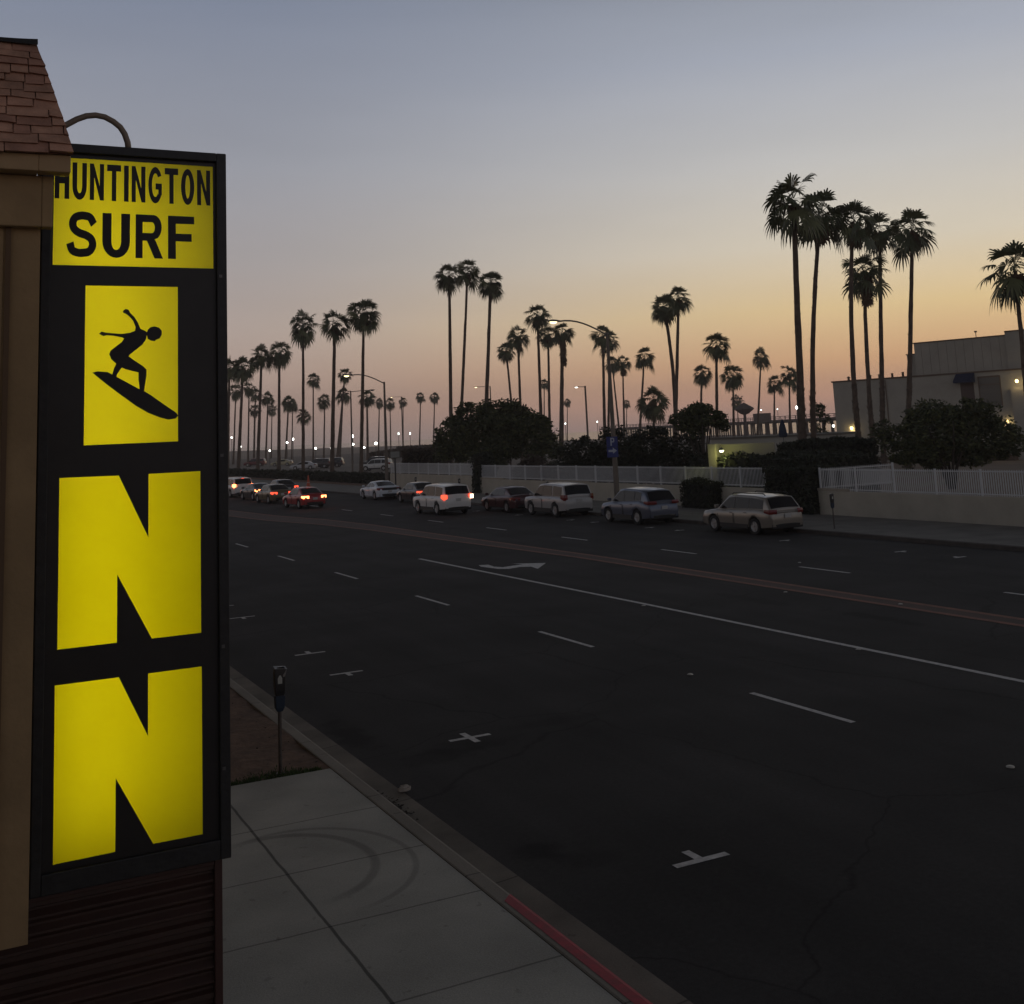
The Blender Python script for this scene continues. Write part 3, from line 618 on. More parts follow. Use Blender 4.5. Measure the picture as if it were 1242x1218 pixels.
# umbrella shaped tree
bl = [(0,0,5.1,1.5,1.3,.75), (-.95,.5,4.9,.9,.9,.7), (1.0,-.4,4.9,.95,.9,.6), (.1,0,5.5,1.1,1.0,.5), (1.3,-.7,4.5,.45,.5,.5), (-.2,.1,4.3,.7,.6,.5)]
lim = []
rnd = random.Random(31)
for k in range(9):
    a = rnd.uniform(0, 2*pi); lim.append(([(.1*cos(a), .1*sin(a), 0), (.3*cos(a), .25*sin(a), 1.6), (.55*cos(a), .5*sin(a), 3.2), (1.0*cos(a), .9*sin(a), 4.9)], .09, .03))
tree('umbrella_tree', (43.05, 59.9, 0), bl, 7000, .11, 3, 'umbrella shaped dark tree with many bare stems left of the lit wall lamp', lim)
# bush tree before the pale building
bl = [(0,0,3.2,2.9,2.2,1.7), (-2.3,1.2,2.7,1.6,1.4,1.35), (2.4,-1.2,2.8,1.7,1.5,1.45), (-.8,.3,2.0,1.7,1.4,.9), (1.2,-.4,1.9,1.5,1.3,.8), (-.6,.3,4.3,1.8,1.5,1.0), (1.4,-.6,4.2,1.7,1.5,.95), (-3.2,1.7,3.5,.8,.8,.7), (3.2,-1.6,2.4,1.0,1.0,.8)]
lim = []
for k in range(7):
    a = rnd.uniform(0, 2*pi); lim.append(([(.15*cos(a), .15*sin(a), 0), (.5*cos(a), .5*sin(a), 1.2), (1.4*cos(a), 1.3*sin(a), 2.6), (2.0*cos(a), 1.8*sin(a), 3.8)], .11, .03))
tree('spreading_tree', (51.7, 47.9, .3), bl, 24000, .12, 4, 'wide dark spreading tree in front of the pale building at the right', lim)
# dark hedges
def hedge(loc, sx, sy, sz, n, size, seed, label, rz=0, lm=HLEAF, group=None):
    t = thing('hedge', loc, label, 'hedge', group, rz); r = random.Random(seed)
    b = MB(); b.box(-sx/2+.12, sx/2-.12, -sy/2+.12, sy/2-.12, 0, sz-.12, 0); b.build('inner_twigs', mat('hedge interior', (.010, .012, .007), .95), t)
    b = MB()
    for _ in range(n):
        p = Vector((r.uniform(-sx/2, sx/2), r.uniform(-sy/2, sy/2), r.uniform(0, sz))); w = r.choice((0,1,2,3,4,4))
        if w == 0: p.x = -sx/2+r.uniform(-.06,.12)
        elif w == 1: p.x = sx/2-r.uniform(-.06,.12)
        elif w == 2: p.y = -sy/2+r.uniform(-.06,.12)
        elif w == 3: p.y = sy/2-r.uniform(-.06,.12)
        else: p.z = sz-r.uniform(-.1,.12)
        p += Vector((.09*sin(p.y*2.3+p.z*3+seed), .09*sin(p.x*2.9+p.z*2), .10*sin(p.y*1.7+seed)*(p.z/sz)+.06*sin(p.x*3.1)*(p.z/sz))); s = size*r.uniform(.6, 1.5); a = Vector((r.gauss(0,1), r.gauss(0,1), r.gauss(0,1))).normalized(); c = a.cross(Vector((r.gauss(0,1), r.gauss(0,1), r.gauss(0,1)))).normalized()
        b.face([p-a*s, p+c*s*.45, p+a*s, p-c*s*.45], r.choice((0,0,1)))
    b.build('leaves', lm, t); return t
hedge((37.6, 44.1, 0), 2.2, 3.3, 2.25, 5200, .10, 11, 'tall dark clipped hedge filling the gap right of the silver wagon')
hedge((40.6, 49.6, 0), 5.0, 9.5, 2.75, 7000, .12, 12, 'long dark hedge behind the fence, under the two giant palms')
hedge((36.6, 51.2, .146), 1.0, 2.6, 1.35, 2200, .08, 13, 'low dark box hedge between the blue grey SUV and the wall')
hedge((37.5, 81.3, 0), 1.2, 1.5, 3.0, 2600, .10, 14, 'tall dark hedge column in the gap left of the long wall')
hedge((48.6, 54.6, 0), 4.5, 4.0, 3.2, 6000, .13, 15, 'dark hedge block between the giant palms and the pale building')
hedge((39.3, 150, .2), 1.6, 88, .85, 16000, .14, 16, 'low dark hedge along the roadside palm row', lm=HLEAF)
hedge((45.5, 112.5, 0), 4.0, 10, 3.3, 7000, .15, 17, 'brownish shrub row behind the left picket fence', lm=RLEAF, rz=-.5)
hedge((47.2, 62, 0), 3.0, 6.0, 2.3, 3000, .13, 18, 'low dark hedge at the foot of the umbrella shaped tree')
tree('small_tree', (77.2, 87.5, 0), [(0,0,5.6,.9,.9,.8), (.5,-.3,4.6,.7,.7,.7), (-.4,.2,4.2,.6,.6,.6), (.2,0,3.4,.8,.8,.5)], 1100, .13, 6, 'small sparse tree at the left corner of the pale building', [([(0,0,0),(.2,0,2.5),(0,0,5.5)], .1, .03), ([(.1,0,1.8),(.6,-.3,4.4)], .06, .02)])
tree('garden_shrub', (38.9, 50.3, 0), [(0,0,2.25,.7,.8,.45), (-.4,.9,2.3,.6,.6,.4), (.5,-.9,2.2,.6,.6,.35)], 1400, .09, 7, 'small leafy shrub lit by the wall lamp behind the fence', [([(0,0,0),(0,0,2)], .05, .03)], cat='shrub')
hedge((96, 262, 0), 3.0, 60, 1.9, 5000, .22, 41, 'long low brown brush line across the beach car park behind the lamps', lm=RLEAF, rz=-.45)
hedge((130, 300, 0), 4.0, 70, 2.6, 5000, .25, 42, 'far dull brush line beyond the beach car park left of the big rounded tree', lm=RLEAF, rz=-.8)
PALMS=[
 ((45.9, 161.4), (45.3, 158.0, 21.5), None, 0, 0.8, 'tall fan palm with wide crown, first of the three tallest roadside palms from the left'),
 ((43.7, 140.6), (43.5, 137.4, 19.4), None, 1, 0.6, 'tall fan palm in the middle of the three tallest roadside palms'),
 ((45.9, 135.7), (45.7, 132.4, 20.4), None, 2, 1.2, 'tallest roadside fan palm left of the street lamp, shaggy skirt under its crown'),
 ((54.5, 207.7), (54.0, 204.3, 21.5), None, 1, 1.0, 'slim roadside fan palm just left of the three tallest roadside palms'),
 ((51.0, 209.5), (51.1, 205.8, 21.0), None, 2, 0.8, 'roadside fan palm whose crown brushes the one to its right, above the braking white car'),
 ((46.2, 204.1), (46.5, 200.7, 18.7), None, 0, 0.8, 'roadside fan palm near the sign edge, second full crown from the sign'),
 ((47.7, 219.5), (47.5, 216.3, 19.6), None, 3, 0.8, 'fan palm half hidden by the edge of the lit motel sign'),
 ((68.1, 306.3), (68.2, 303.0, 19.4), None, 3, 0.4, 'shorter fan palm below the first crowns right of the lit sign'),
 ((87.2, 296.8), (86.6, 293.4, 21.5), None, 3, 0.3, 'small fan palm standing alone between the two leftmost of the three tallest roadside palms'),
 ((94.4, 311.0), (94.2, 308.2, 16.5), None, 0, 0.4, 'small dark fan palm just left of the middle one of the three tallest roadside palms'),
 ((88.1, 278.9), (89.3, 274.6, 21.5), None, 1, 0.4, 'leaning fan palm with crown between the middle and the tallest roadside palm'),
 ((93.5, 293.6), (93.8, 290.4, 17.2), None, 2, 0.4, 'lower fan palm whose crown overlaps the leaning palm left of the tallest roadside palm'),
 ((76.7, 285.8), (77.0, 283.0, 15.4), None, 0, 0.4, 'small fan palm left of the leftmost of the three tallest roadside palms'),
 ((96.5, 352.0), (96.3, 349.2, 16.9), None, 3, 0.3, 'faint distant fan palm directly behind the small palm left of the three tallest'),
 ((89.5, 313.4), (88.9, 311.6, 12.7), None, 2, 0.3, 'low small fan palm directly behind the trunk of the first of the three tallest palms'),
 ((91.1, 263.9), (90.5, 261.6, 15.2), None, 0, 0.6, 'small fan palm whose crown peeks out right of the tallest roadside trunk'),
 ((146.7, 412.4), (146.5, 409.3, 18.9), None, 1, 0.2, 'small distant fan palm between the tallest roadside palm and the street lamp pole'),
 ((140.9, 383.0), (140.1, 380.3, 17.8), None, 3, 0.2, 'small distant fan palm behind the left street lamp pole'),
 ((81.1, 337.5), (81.0, 334.2, 19.8), None, 1, 0.4, 'distant fan palm left of the roadside trunk nearest the braking white car'),
 ((91.2, 379.6), (91.0, 376.9, 16.6), None, 2, 0.3, 'low distant fan palm under another crown left of the white car'),
 ((79.8, 318.3), (79.9, 315.2, 17.9), None, 3, 0.4, 'distant fan palm between two roadside trunks above the dark sedan'),
 ((102.8, 402.1), (102.6, 399.2, 17.4), None, 0, 0.3, 'low distant fan palm crown beside the slim roadside trunk'),
 ((78.0, 331.7), (77.7, 328.2, 21.5), None, 2, 0.3, 'far palm crown squeezed between two roadside palms near the sign'),
 ((167.1, 439.5), (166.5, 436.4, 19.9), None, 0, 0.2, 'tiny far palm, left one of three over the beach fence'),
 ((160.7, 405.4), (160.5, 402.0, 20.4), None, 1, 0.2, 'tiny far palm, middle one of three over the beach fence'),
 ((165.4, 403.0), (165.3, 399.6, 20.1), None, 3, 0.2, 'tiny far palm, right one of three beside the big dark tree'),
 ((61.7, 144.0), (60.7, 140.0, 26.5), None, 2, 0.5, 'very tall fan palm, left trunk of the pair rising beside the big tree'),
 ((60.9, 140.0), (61.3, 135.3, 26.2), (61.2, 137.2, 15.4), 0, 0.7, 'very tall curving fan palm, right trunk of the pair beside the big tree'),
 ((67.4, 145.7), (67.5, 141.2, 25.8), None, 1, 1.2, 'very tall straight fan palm rising from behind the big tree'),
 ((100.6, 201.9), (98.1, 199.5, 21.1), None, 2, 0.5, 'middle height fan palm, lower left crown of a pair behind the big tree'),
 ((89.6, 177.7), (88.3, 174.7, 21.5), None, 0, 1.6, 'middle height fan palm with long brown skirt behind the big tree'),
 ((76.8, 145.9), (75.5, 142.8, 21.5), None, 1, 0.8, 'fan palm with the highest crown right of the big tree'),
 ((93.7, 175.1), (92.8, 171.9, 21.5), None, 3, 1.2, 'slim fan palm between the highest crown and the shaggy trunk right of the big tree'),
 ((91.5, 167.1), (91.1, 163.8, 20.8), None, 3, 4.5, 'shaggy thick trunked fan palm beside the lit street lamp head'),
 ((185.0, 349.8), (184.5, 346.4, 21.5), None, 2, 0.3, 'tiny far palm crown between two trunks right of the big tree'),
 ((268.6, 483.5), (268.1, 480.5, 19.0), None, 1, 0.8, 'tiny shaggy palm right of the thick shaggy trunk'),
 ((95.1, 158.9), (94.2, 156.0, 19.5), None, 1, 0.6, 'fan palm with dense round crown, left trunk behind the street light pole'),
 ((105.1, 174.5), (104.7, 171.2, 20.4), None, 0, 0.6, 'fan palm sharing the dense crown, right trunk behind the street light pole'),
 ((146.0, 236.2), (143.5, 234.0, 20.6), None, 3, 0.4, 'leaning fan palm trunk right behind the street light pole'),
 ((129.2, 207.6), (128.3, 204.9, 18.7), None, 1, 2.2, 'fan palm with brown skirt right of the street light pole'),
 ((294.3, 470.6), (293.9, 467.9, 16.9), None, 2, 0.8, 'tiny far palm right of the skirted palm beside the street light'),
 ((126.8, 198.4), (127.3, 194.9, 18.8), None, 0, 0.5, 'fan palm with clean round crown above the short bushy palm'),
 ((88.8, 135.0), (88.4, 133.7, 8.5), None, 1, 0.4, 'short bushy fan palm with low full crown'),
 ((92.0, 134.6), (90.0, 131.9, 21.5), (91.3, 132.7, 13.5), 2, 0.5, 'very tall fan palm, lower left crown of the pair above the umbrella shaped tree'),
 ((86.6, 126.8), (86.5, 123.2, 21.5), None, 0, 0.5, 'very tall fan palm, higher right crown of the pair above the umbrella shaped tree'),
 ((143.6, 200.4), (143.5, 197.8, 15.7), None, 3, 0.4, 'round crowned short fan palm over the umbrella shaped tree'),
 ((89.6, 121.5), (89.1, 119.2, 14.9), None, 1, 0.7, 'broad crowned fan palm right of the umbrella shaped tree'),
 ((117.3, 154.2), (116.8, 152.3, 12.6), None, 2, 0.7, 'drooping fan palm beside the broad crowned palm near the pier'),
 ((222.0, 288.9), (221.2, 287.3, 11.7), None, 3, 0.2, 'small pale palm under the drooping palm near the pier'),
 ((148.5, 187.5), (148.8, 184.3, 18.0), None, 0, 0.6, 'slender fan palm standing alone in front of the pier'),
 ((164.3, 201.3), (164.0, 199.3, 12.9), None, 1, 0.4, 'short fan palm in front of the pier beside the blue umbrella'),
 ((148.9, 177.6), (148.3, 175.5, 13.9), None, 3, 0.5, 'fan palm in front of the pier just left of the giant pair of palms'),
 ((225.4, 265.0), (224.7, 262.7, 15.3), None, 2, 0.3, 'small palm crown partly hidden by the left giant palm trunk'),
 ((51.2, 60.0), (50.0, 57.3, 19.1), (50.5, 58.5, 10.6), 0, 0.5, 'tallest giant fan palm, left of the giant pair at the dark hedge'),
 ((54.6, 62.7), (54.4, 59.7, 18.7), (54.1, 61.2, 10.3), 2, 1.0, 'giant fan palm with bent thick trunk, right of the giant pair'),
 ((68.3, 72.6), (67.0, 69.7, 20.9), (67.1, 71.1, 12.3), 1, 1.4, 'giant fan palm, leftmost of the four before the pale building'),
 ((73.8, 76.9), (72.5, 74.6, 17.6), (72.9, 75.7, 9.5), 3, 2.4, 'shorter fan palm with skirt among the four before the pale building'),
 ((77.1, 79.2), (76.2, 76.0, 21.6), (76.6, 77.6, 11.0), 2, 1.0, 'giant fan palm, third from the left before the pale building'),
 ((76.4, 75.6), (76.2, 72.1, 21.0), None, 0, 1.0, 'straight giant fan palm farthest right before the pale building'),
 ((59.0, 48.3), (57.6, 46.8, 13.1), None, 3, 0.8, 'giant fan palm cut by the right edge of the view'),
]
# ------------------------------------------------------------------ street lights
POLE = mat('weathered concrete pole', (.16, .135, .11), .8, var=.2, scale=3)
LAMPM = mat('lamp housing', (.10, .10, .10), .5)
def glow(name, col, s): return mat(name, (.8, .8, .7), .4, emit=col, estr=s)
WARM = glow('lit warm lens', (1.0, .80, .42), 3.5); WHITE = glow('lit white lens', (1.0, .97, .86), 9); COOL = glow('lit cool lens', (.85, 1.0, .92), 6)
DIM = mat('unlit lens', (.5, .5, .45), .4)
def street_light(loc, h, arm, az, label, group, r0=.13, r1=.075, lens=WARM, rise=.5, lean=(0, 0), fs=1):
    t = thing('street_lamp', loc, label, 'street lamp', group)
    b = MB(); b.tube([(0,0,0),(lean[0]*.5,lean[1]*.5,h*.5),(lean[0],lean[1],h)], [r0,(r0+r1)/2,r1], 12); b.tube([(0,0,0),(0,0,.25)], r0*1.5, 12); b.build('pole', POLE, t, smooth=False)
    dx, dy = sin(az), cos(az); pts = []
    for k in range(9):
        u = k/8; pts.append((lean[0]+dx*arm*u, lean[1]+dy*arm*u, h-.15+rise*sin(u*pi*.62)*1.05))
    b = MB(); b.tube(pts, [.045]*9, 8); b.build('mast_arm', LAMPM, t)
    e = Vector(pts[-1]); b = MB()
    rows = []
    for q, (w, hh) in ((-.1, (.05, .05)), (.1, (.11, .08)), (.4, (.15, .09)), (.65, (.10, .05)), (.72, (.03, .02))):
        q *= fs; w *= fs; hh *= fs
        c = e+Vector((dx*q, dy*q, .02)); s = Vector((-dy, dx, 0)); rows.append([c+s*w*cos(a)+Vector((0,0,1))*hh*max(sin(a), -.5) for a in [2*pi*j/8 for j in range(8)]])
    b.grid(rows, closed=True); hd = b.build('lamp_head', LAMPM, t, smooth=True)
    b = MB(); c = e+Vector((dx*.34*fs, dy*.34*fs, -.03*fs)); s = Vector((-dy, dx, 0)); f_ = Vector((dx, dy, 0))
    b.grid([[c+(f_*.24*cos(a)*k+s*.12*sin(a)*k)*fs+Vector((0,0,-.11*fs*(1-k*k)**.5)) for a in [2*pi*j/12 for j in range(12)]] for k in (1, .85, .5, .05)], closed=True); b.build('lens', lens, hd, smooth=True)
    return t
LG = 'tall street lamps on the far pavement'
street_light((33.3, 54.6, .146), 9.9, 3.4, radians(-97), 'tall lit street lamp with blue signs on its pole, behind the parked cars', LG, rise=.75, r0=.16, r1=.08, lean=(.25, .45))
street_light((33.6, 92.5, .146), 9.4, 3.2, radians(-97), 'tall lit street lamp right of the tallest roadside palm', LG, rise=.75, r0=.16, r1=.08)
street_light((76.1, 131.3, 0), 10.5, .9, radians(-60), 'short armed lamp post behind dark shrubs, left of the signed street lamp', 'parking lot lamps', rise=.05, lens=WHITE, r0=.14, r1=.12, fs=.8)
street_light((44.5, 90.6, 0), 7.75, .25, radians(-60), 'plain post with a small fixture in front of the big rounded tree', None, rise=.02, lens=DIM, r0=.10, r1=.09, fs=.35)
street_light((48.1, 145.6, 0), 11.3, 2.6, radians(120), 'dark unlit lamp post just left of the tallest roadside palm trunk', None, rise=.1, lens=DIM, r0=.13, r1=.09)
street_light((114, 300, 0), 16.5, 2.5, radians(-60), 'far greenish lit lamp post between the tallest roadside palm and the left street lamp', None, rise=.1, lens=WARM, r0=.2, r1=.15)
street_light((86, 182, 0), 13.2, 2.2, radians(-60), 'lamp arm showing above the big rounded tree beside the twin palms', None, rise=.1, lens=WARM, r0=.14, r1=.10)
# blue beach signs on the pole
SB = mat('blue sign enamel', (.010, .025, .16), .45); SW = mat('white sign sheeting', (.35, .38, .45), .5)
t = thing('parking_sign', (33.12, 54.5, 3.3), 'blue parking sign with white arrow strapped to the street light pole', 'sign', rz=radians(-32))
b = MB(); b.box(-.31, .31, -.02, .0, .28, .86); bevel(b.build('sign_plate', SB, t), .02)
b = MB(); b.box(-.31, .31, -.02, .0, -.28, .26); bevel(b.build('sign_plate', SB, t), .02)
b = MB(); b.box(-.09, -.02, -.026, -.021, .36, .80); b.box(-.02, .09, -.026, -.021, .73, .80); b.box(-.02, .09, -.026, -.021, .54, .61); b.box(.06, .13, -.026, -.022, .57, .77); b.build('letter', SW, t)
b = MB(); b.face([(-.22, -.024, .02), (.02, -.024, .02), (.02, -.024, -.08), (.24, -.024, .08), (.02, -.024, .26), (.02, -.024, .14), (-.22, -.024, .14)]); b.build('arrow', SW, t)
t = thing('road_sign', (35.5, 95.5, .146), 'pale small road sign on a dark post beside the left street lamp', 'sign')
b = MB(); b.tube([(0,0,0),(0,0,3.3)], .07, 8); b.build('post', mat('dark post', (.03,.03,.03), .6), t)
b = MB(); b.obox((0, -.05, 3.1), (.45, .12, 0), (-.005, .02, 0), (0, 0, .26)); b.build('sign_plate', mat('pale grey sheet', (.30, .31, .29), .5), t)

# globe lamps of the beach car park
GLOBES= [(67.5, 305.3, 7.1), (57.7, 265.4, 4.7), (58.1, 253.9, 4.6), (58.8, 231.1, 3.5), (70.0, 259.1, 5.0), (82.2, 298.1, 5.9), (70.1, 236.7, 3.5), (91.2, 294.1, 3.1), (90.0, 271.6, 5.9), (74.0, 223.3, 4.0), (79.4, 232.1, 3.2), (74.8, 211.6, 4.0), (114.5, 304.5, 6.2), (117.4, 303.0, 6.1), (62.7, 161.2, 3.0), (67.5, 158.8, 2.8), (147.1, 265.4, 6.7), (154.7, 261.5, 6.8), (213.1, 265.9, 8.2), (250.4, 303.7, 8.8), (202.2, 237.4, 8.1), (126.7, 140.3, 3.5)]
GLAB = ['white globe lamp nearest the lit sign edge, upper of the first two', 'white globe lamp touching the lit sign edge, lower of the first two', 'white globe lamp third from the lit sign, between two palm trunks', 'white globe lamp low between the white braking car and the slim roadside palm',
 'white globe lamp right of the slim roadside palm trunk', 'tall thin white light left of the first of the three tallest palms', 'white globe lamp between the first two of the three tallest palms', 'dim small globe lamp touching the trunk of the middle tallest palm',
 'small upright white light above another globe, left of the tallest palm trunk', 'bright globe lamp just left of the tallest roadside palm trunk', 'small globe lamp just right of the tallest roadside palm trunk', 'largest bright globe lamp left of the left street lamp pole',
 'pale high light above the left picket fence, left of a pair', 'pale high light above the left picket fence, right of a pair', 'yellowish globe lamp over the brown shrub row at the left picket fence', 'bright globe lamp at the lower left of the big rounded tree',
 'small pale light between the shaggy palm and its tiny neighbour', 'bright pale light over the shrubs left of the signed street lamp', 'pale light on the pier right of the slender lone palm', 'dim pale light on the pier left of the blue umbrella', 'bright light over the pier left of the giant palms', 'cluster light behind the small sparse tree at the pale building corner']
gm = MB(); gm.lathe([(.0, -.3)]+[(.3*sin(pi*k/10), -.3*cos(pi*k/10)) for k in range(1, 10)]+[(0, .3)], 14)
for i, ((x, y, z), lb) in enumerate(zip(GLOBES, GLAB)):
    far = y > 290 or i in (16,); s = {14: .8, 15: .9, 11: 1.35, 9: 1.15, 6: 1.1, 4: 1.15, 0: 1.1, 20: 1.2, 7: .6, 3: .9}.get(i, .95)*.66
    gz = -5 if x > 190 else 0
    t = thing('globe_lamp', (x, y, gz), lb, 'lamp', 'lit lamps of the beach car park and pier')
    q = MB(); q.v = [(a*s, c*s, d*s*(1.9 if i in (5, 8, 12, 13, 20) else 1)+z-gz) for a, c, d in gm.v]; q.f = gm.f[:]; q.m = gm.m[:]
    q.build('globe', (COOL if i in (12, 13, 16, 17, 18, 19) else WHITE), t, smooth=True)
    q = MB(); q.tube([(0,0,0),(0,0,z-gz-.25*s)], .07, 6); q.build('post', LAMPM, t)

# traffic cone
t = thing('traffic_cone', (33.6, 116.3, .146), 'orange traffic cone on the far pavement behind the red braking car', 'traffic cone')
ORG = mat('orange plastic', (.50, .085, .03), .6)
b = MB(); b.box(-.28, .28, -.28, .28, 0, .06); b.build('base', ORG, t); b = MB(); b.lathe([(.22,.06),(.20,.1),(.05,1.15),(0,1.17)], 14); b.build('cone', ORG, t, smooth=True)
b = MB(); b.lathe([(.158,.40),(.123,.62)], 14); b.build('band', mat('reflective band', (.5, .45, .42), .4), t)

# ------------------------------------------------------------------ cars
GLASS = mat('dark car glass', (.006, .007, .009), .06, spec=.35)
TYRE = mat('tyre rubber', (.012, .012, .012), .85); RIMM = mat('alloy rim', (.45, .45, .45), .35, .7); TRIM = mat('black plastic trim', (.014, .014, .014), .6)
PLATE = mat('number plate', (.45, .44, .42), .5); CHR = mat('chrome trim', (.5, .5, .5), .2, 1)
TL = mat('red tail lens', (.16, .008, .006), .25); TLON = mat('lit red tail lens', (.5, .03, .02), .3, emit=(1.0, .09, .04), estr=1.9)
BRK = mat('bright brake lens', (.8, .2, .1), .3, emit=(1.0, .22, .07), estr=8); HL = mat('headlight lens', (.35, .36, .37), .15, coat=.5); WLIT = mat('lit white reversing lens', (.9, .9, .8), .3, emit=(1, .82, .55), estr=4)
def paint(name, col, met=.3, rough=.38): return mat(name, col, rough, met, coat=.5)
def lerp(a, b_, t): return a+(b_-a)*t
def interp(tab, x):
    if x <= tab[0][0]: return tab[0][1]
    for (a, va), (c, vc) in zip(tab, tab[1:]):
        if x <= c: return lerp(va, vc, (x-a)/(c-a))
    return tab[-1][1]
def make_car(name, loc, rz, label, cat, group, kind, pm, lit=0, taxi=False, rails=False, plate=True, blink=False):
    """forward is +Y; kind gives the profile tables"""
    S = CARS[kind]; Lh = S['L']/2; Wh = S['W']/2; H_ = S['H']; belt = S['belt']; wr = S['wr']; wy = S['wheels']
    t = thing(name, loc, label, cat, group, rz)
    ys = set([-Lh, -Lh+.05, -Lh+.14, -Lh+.3, Lh, Lh-.05, Lh-.14, Lh-.3] + [q for q, _ in belt])
    for w in wy:
        for k in range(-8, 9): ys.add(w+(wr+.065)*sin(k/8*pi/2))
        ys.add(w-wr-.12); ys.add(w+wr+.12)
    y = -Lh
    while y < Lh: ys.add(y); y += .35
    ys = sorted(y for y in ys if -Lh <= y <= Lh); rows = []
    for y in ys:
        e = min(1, (Lh-abs(y))/.55); w = Wh*(1-.16*(1-e)**2.2); zt = interp(belt, y)
        zb = S.get('sill', .26)+.06*(1-e); arch = zb
        for q in wy:
            d = abs(y-q); R = wr+.065
            if d < R-1e-4: arch = max(arch, wr+math.sqrt(R*R-d*d))
        endc = max(0, 1-(Lh-abs(y))/.14)
        ztt = zt-.10*endc**2
        mid = lerp(zb, ztt, .45)
        P = [(0, arch), (w*.80, arch), (w*.965, arch), (w*.995, max(mid, arch+.01)), (w, max(lerp(zb, ztt, .62), arch+.02)), (w*.985, max(ztt-.16, arch+.03)), (w*.95, max(ztt-.045, arch+.035)), (w*.89, max(ztt, arch+.04)), (w*.5, ztt+.028), (0, ztt+.035)]
        rows.append([(x, y, z) for x, z in P]+[(-x, y, z) for x, z in P[::-1][1:-1]])
    b = MB(); b.grid(rows, closed=True); b.face(rows[0]); b.face(rows[-1][::-1])
    body = b.build('body', pm, t, smooth=True); 
    md = body.modifiers.new('edge', 'EDGE_SPLIT'); md.split_angle = radians(42)
    # cabin
    rf = S['roof']  # list (y,z) from rear base to windscreen base
    wt = Wh*S.get('tumble', .74); wb_ = Wh*.895; zB = interp(belt, 0)-.01
    yr = sorted(set([q for q, _ in rf]+[lerp(rf[1][0], rf[-2][0], k/5) for k in range(6)]))
    def wx(z): return lerp(wb_, wt, max(0, min(1, (z-zB)/(H_-.06-zB))))
    rows = []
    for y in yr:
        z = interp(rf, y); zl = min(interp(belt, y)-.03, z-.005); zs = max(zl+.003, z-.075); tw = wx(zs)
        P = [(wx(zl), zl), (lerp(wx(zl), tw, .5), lerp(zl, zs, .5)), (tw, zs), (tw-.045, z-.018), (tw-.14, z), (0, z+.035)]
        rows.append([(x, y, q) for x, q in P]+[(-x, y, q) for x, q in P[::-1][1:]])
    b = MB(); b.grid(rows); b.face(rows[0]); b.face(rows[-1][::-1]); cb = b.build('roof', pm, t, smooth=True)
    md = cb.modifiers.new('edge', 'EDGE_SPLIT'); md.split_angle = radians(40)
    # side windows
    for s in (-1, 1):
        for (a, c) in S['win']:
            top = []; bot = []
            for k in range(6):
                y = lerp(a, c, k/5); zr = interp(rf, y)-.105; z0 = interp(belt, y)+.02
                zr = max(zr, z0+.02)
                top.append((s*(wx(zr)+.010), y, zr)); bot.append((s*(wx(z0)+.010), y, z0))
            b = MB(); b.grid([bot, top]); b.build('window', GLASS, t)
    # windscreen and rear glass
    for nm, (a, c) in (('rear_window', (rf[0], rf[1])), ('windscreen', (rf[-1], rf[-2]))):
        sg = -1 if nm == 'rear_window' else 1
        rw = []
        for k in (.10, .5, .9):
            y = lerp(a[0], c[0], k); z = lerp(a[1], c[1], k); w = wx(z)-.085
            dy, dz = c[0]-a[0], c[1]-a[1]; q = math.hypot(dy, dz); oy, oz = sg*abs(dz)/q*.014, abs(dy)/q*.014
            rw.append([(-w, y+oy, z+oz), (-w*.5, y+oy+sg*.0, z+oz+.022), (0, y+oy, z+oz+.034), (w*.5, y+oy, z+oz+.022), (w, y+oy, z+oz)])
        b = MB(); b.grid(rw); b.build(nm, GLASS, t)
    # wheels
    for q in wy:
        for s in (-1, 1):
            xo = s*(Wh-.115)
            b = MB(); b.lathe([(wr*.62,-.10),(wr*.93,-.105),(wr,-.075),(wr,.075),(wr*.93,.105),(wr*.62,.10)], 22, axis='X')
            w = b.build('wheel', TYRE, t, smooth=True); w.location = (xo, q, wr)
            b = MB(); b.lathe([(0,.075),(.05,.09),(.06,.06),(wr*.52,.055),(wr*.62,.098),(wr*.66,.098)], 22, axis='X')
            for k in range(5):
                a = 2*pi*k/5; d = Vector((0, cos(a), sin(a))); p = Vector((0, -sin(a), cos(a))); b.obox(Vector((.078,0,0))+d*wr*.31, d*wr*.30, p*.035, (.012,0,0))
            if s < 0: b.v = [(-x, y, z) for x, y, z in b.v]
            b.build('rim', RIMM, w)
    # lower trim, lights, plate, mirrors, handles
    b = MB(); e = S['end']
    for s, nm in ((-1, 'rear_bumper'), (1, 'front_bumper')):
        rw = []
        for k in range(9):
            x = Wh*.86*(k/4-1); yy = s*(Lh+.022-.10*(abs(x)/Wh)**3.2); rw.append([(x, yy-s*.03, .27), (x, yy, .30), (x, yy+s*.01, .44), (x, yy-s*.02, .47)])
        b = MB(); b.grid(rw); b.build(nm, TRIM, t)
    zt = e['tz']
    for s in (-1, 1):
        b = MB(); w0, w1 = e['tx']
        rw = []
        for k in range(5):
            x = lerp(w0, 1.0, k/4)*Wh*.955; yy = -Lh-.018+.10*max(0, (x/Wh))**4*1.1
            rw.append([(s*x, yy, zt[0]), (s*x, yy-.012, lerp(zt[0], zt[1], .5)), (s*x*.99, yy+.012, zt[1])])
        rw.append([(s*Wh*1.004, -Lh+.34, lerp(zt[0], zt[1], .35)), (s*Wh*1.006, -Lh+.34, lerp(zt[0], zt[1], .6)), (s*Wh*.995, -Lh+.33, zt[1])])
        b.grid(rw); b.build('tail_light', (BRK if lit == 2 else TLON if lit == 1 else TL), t)
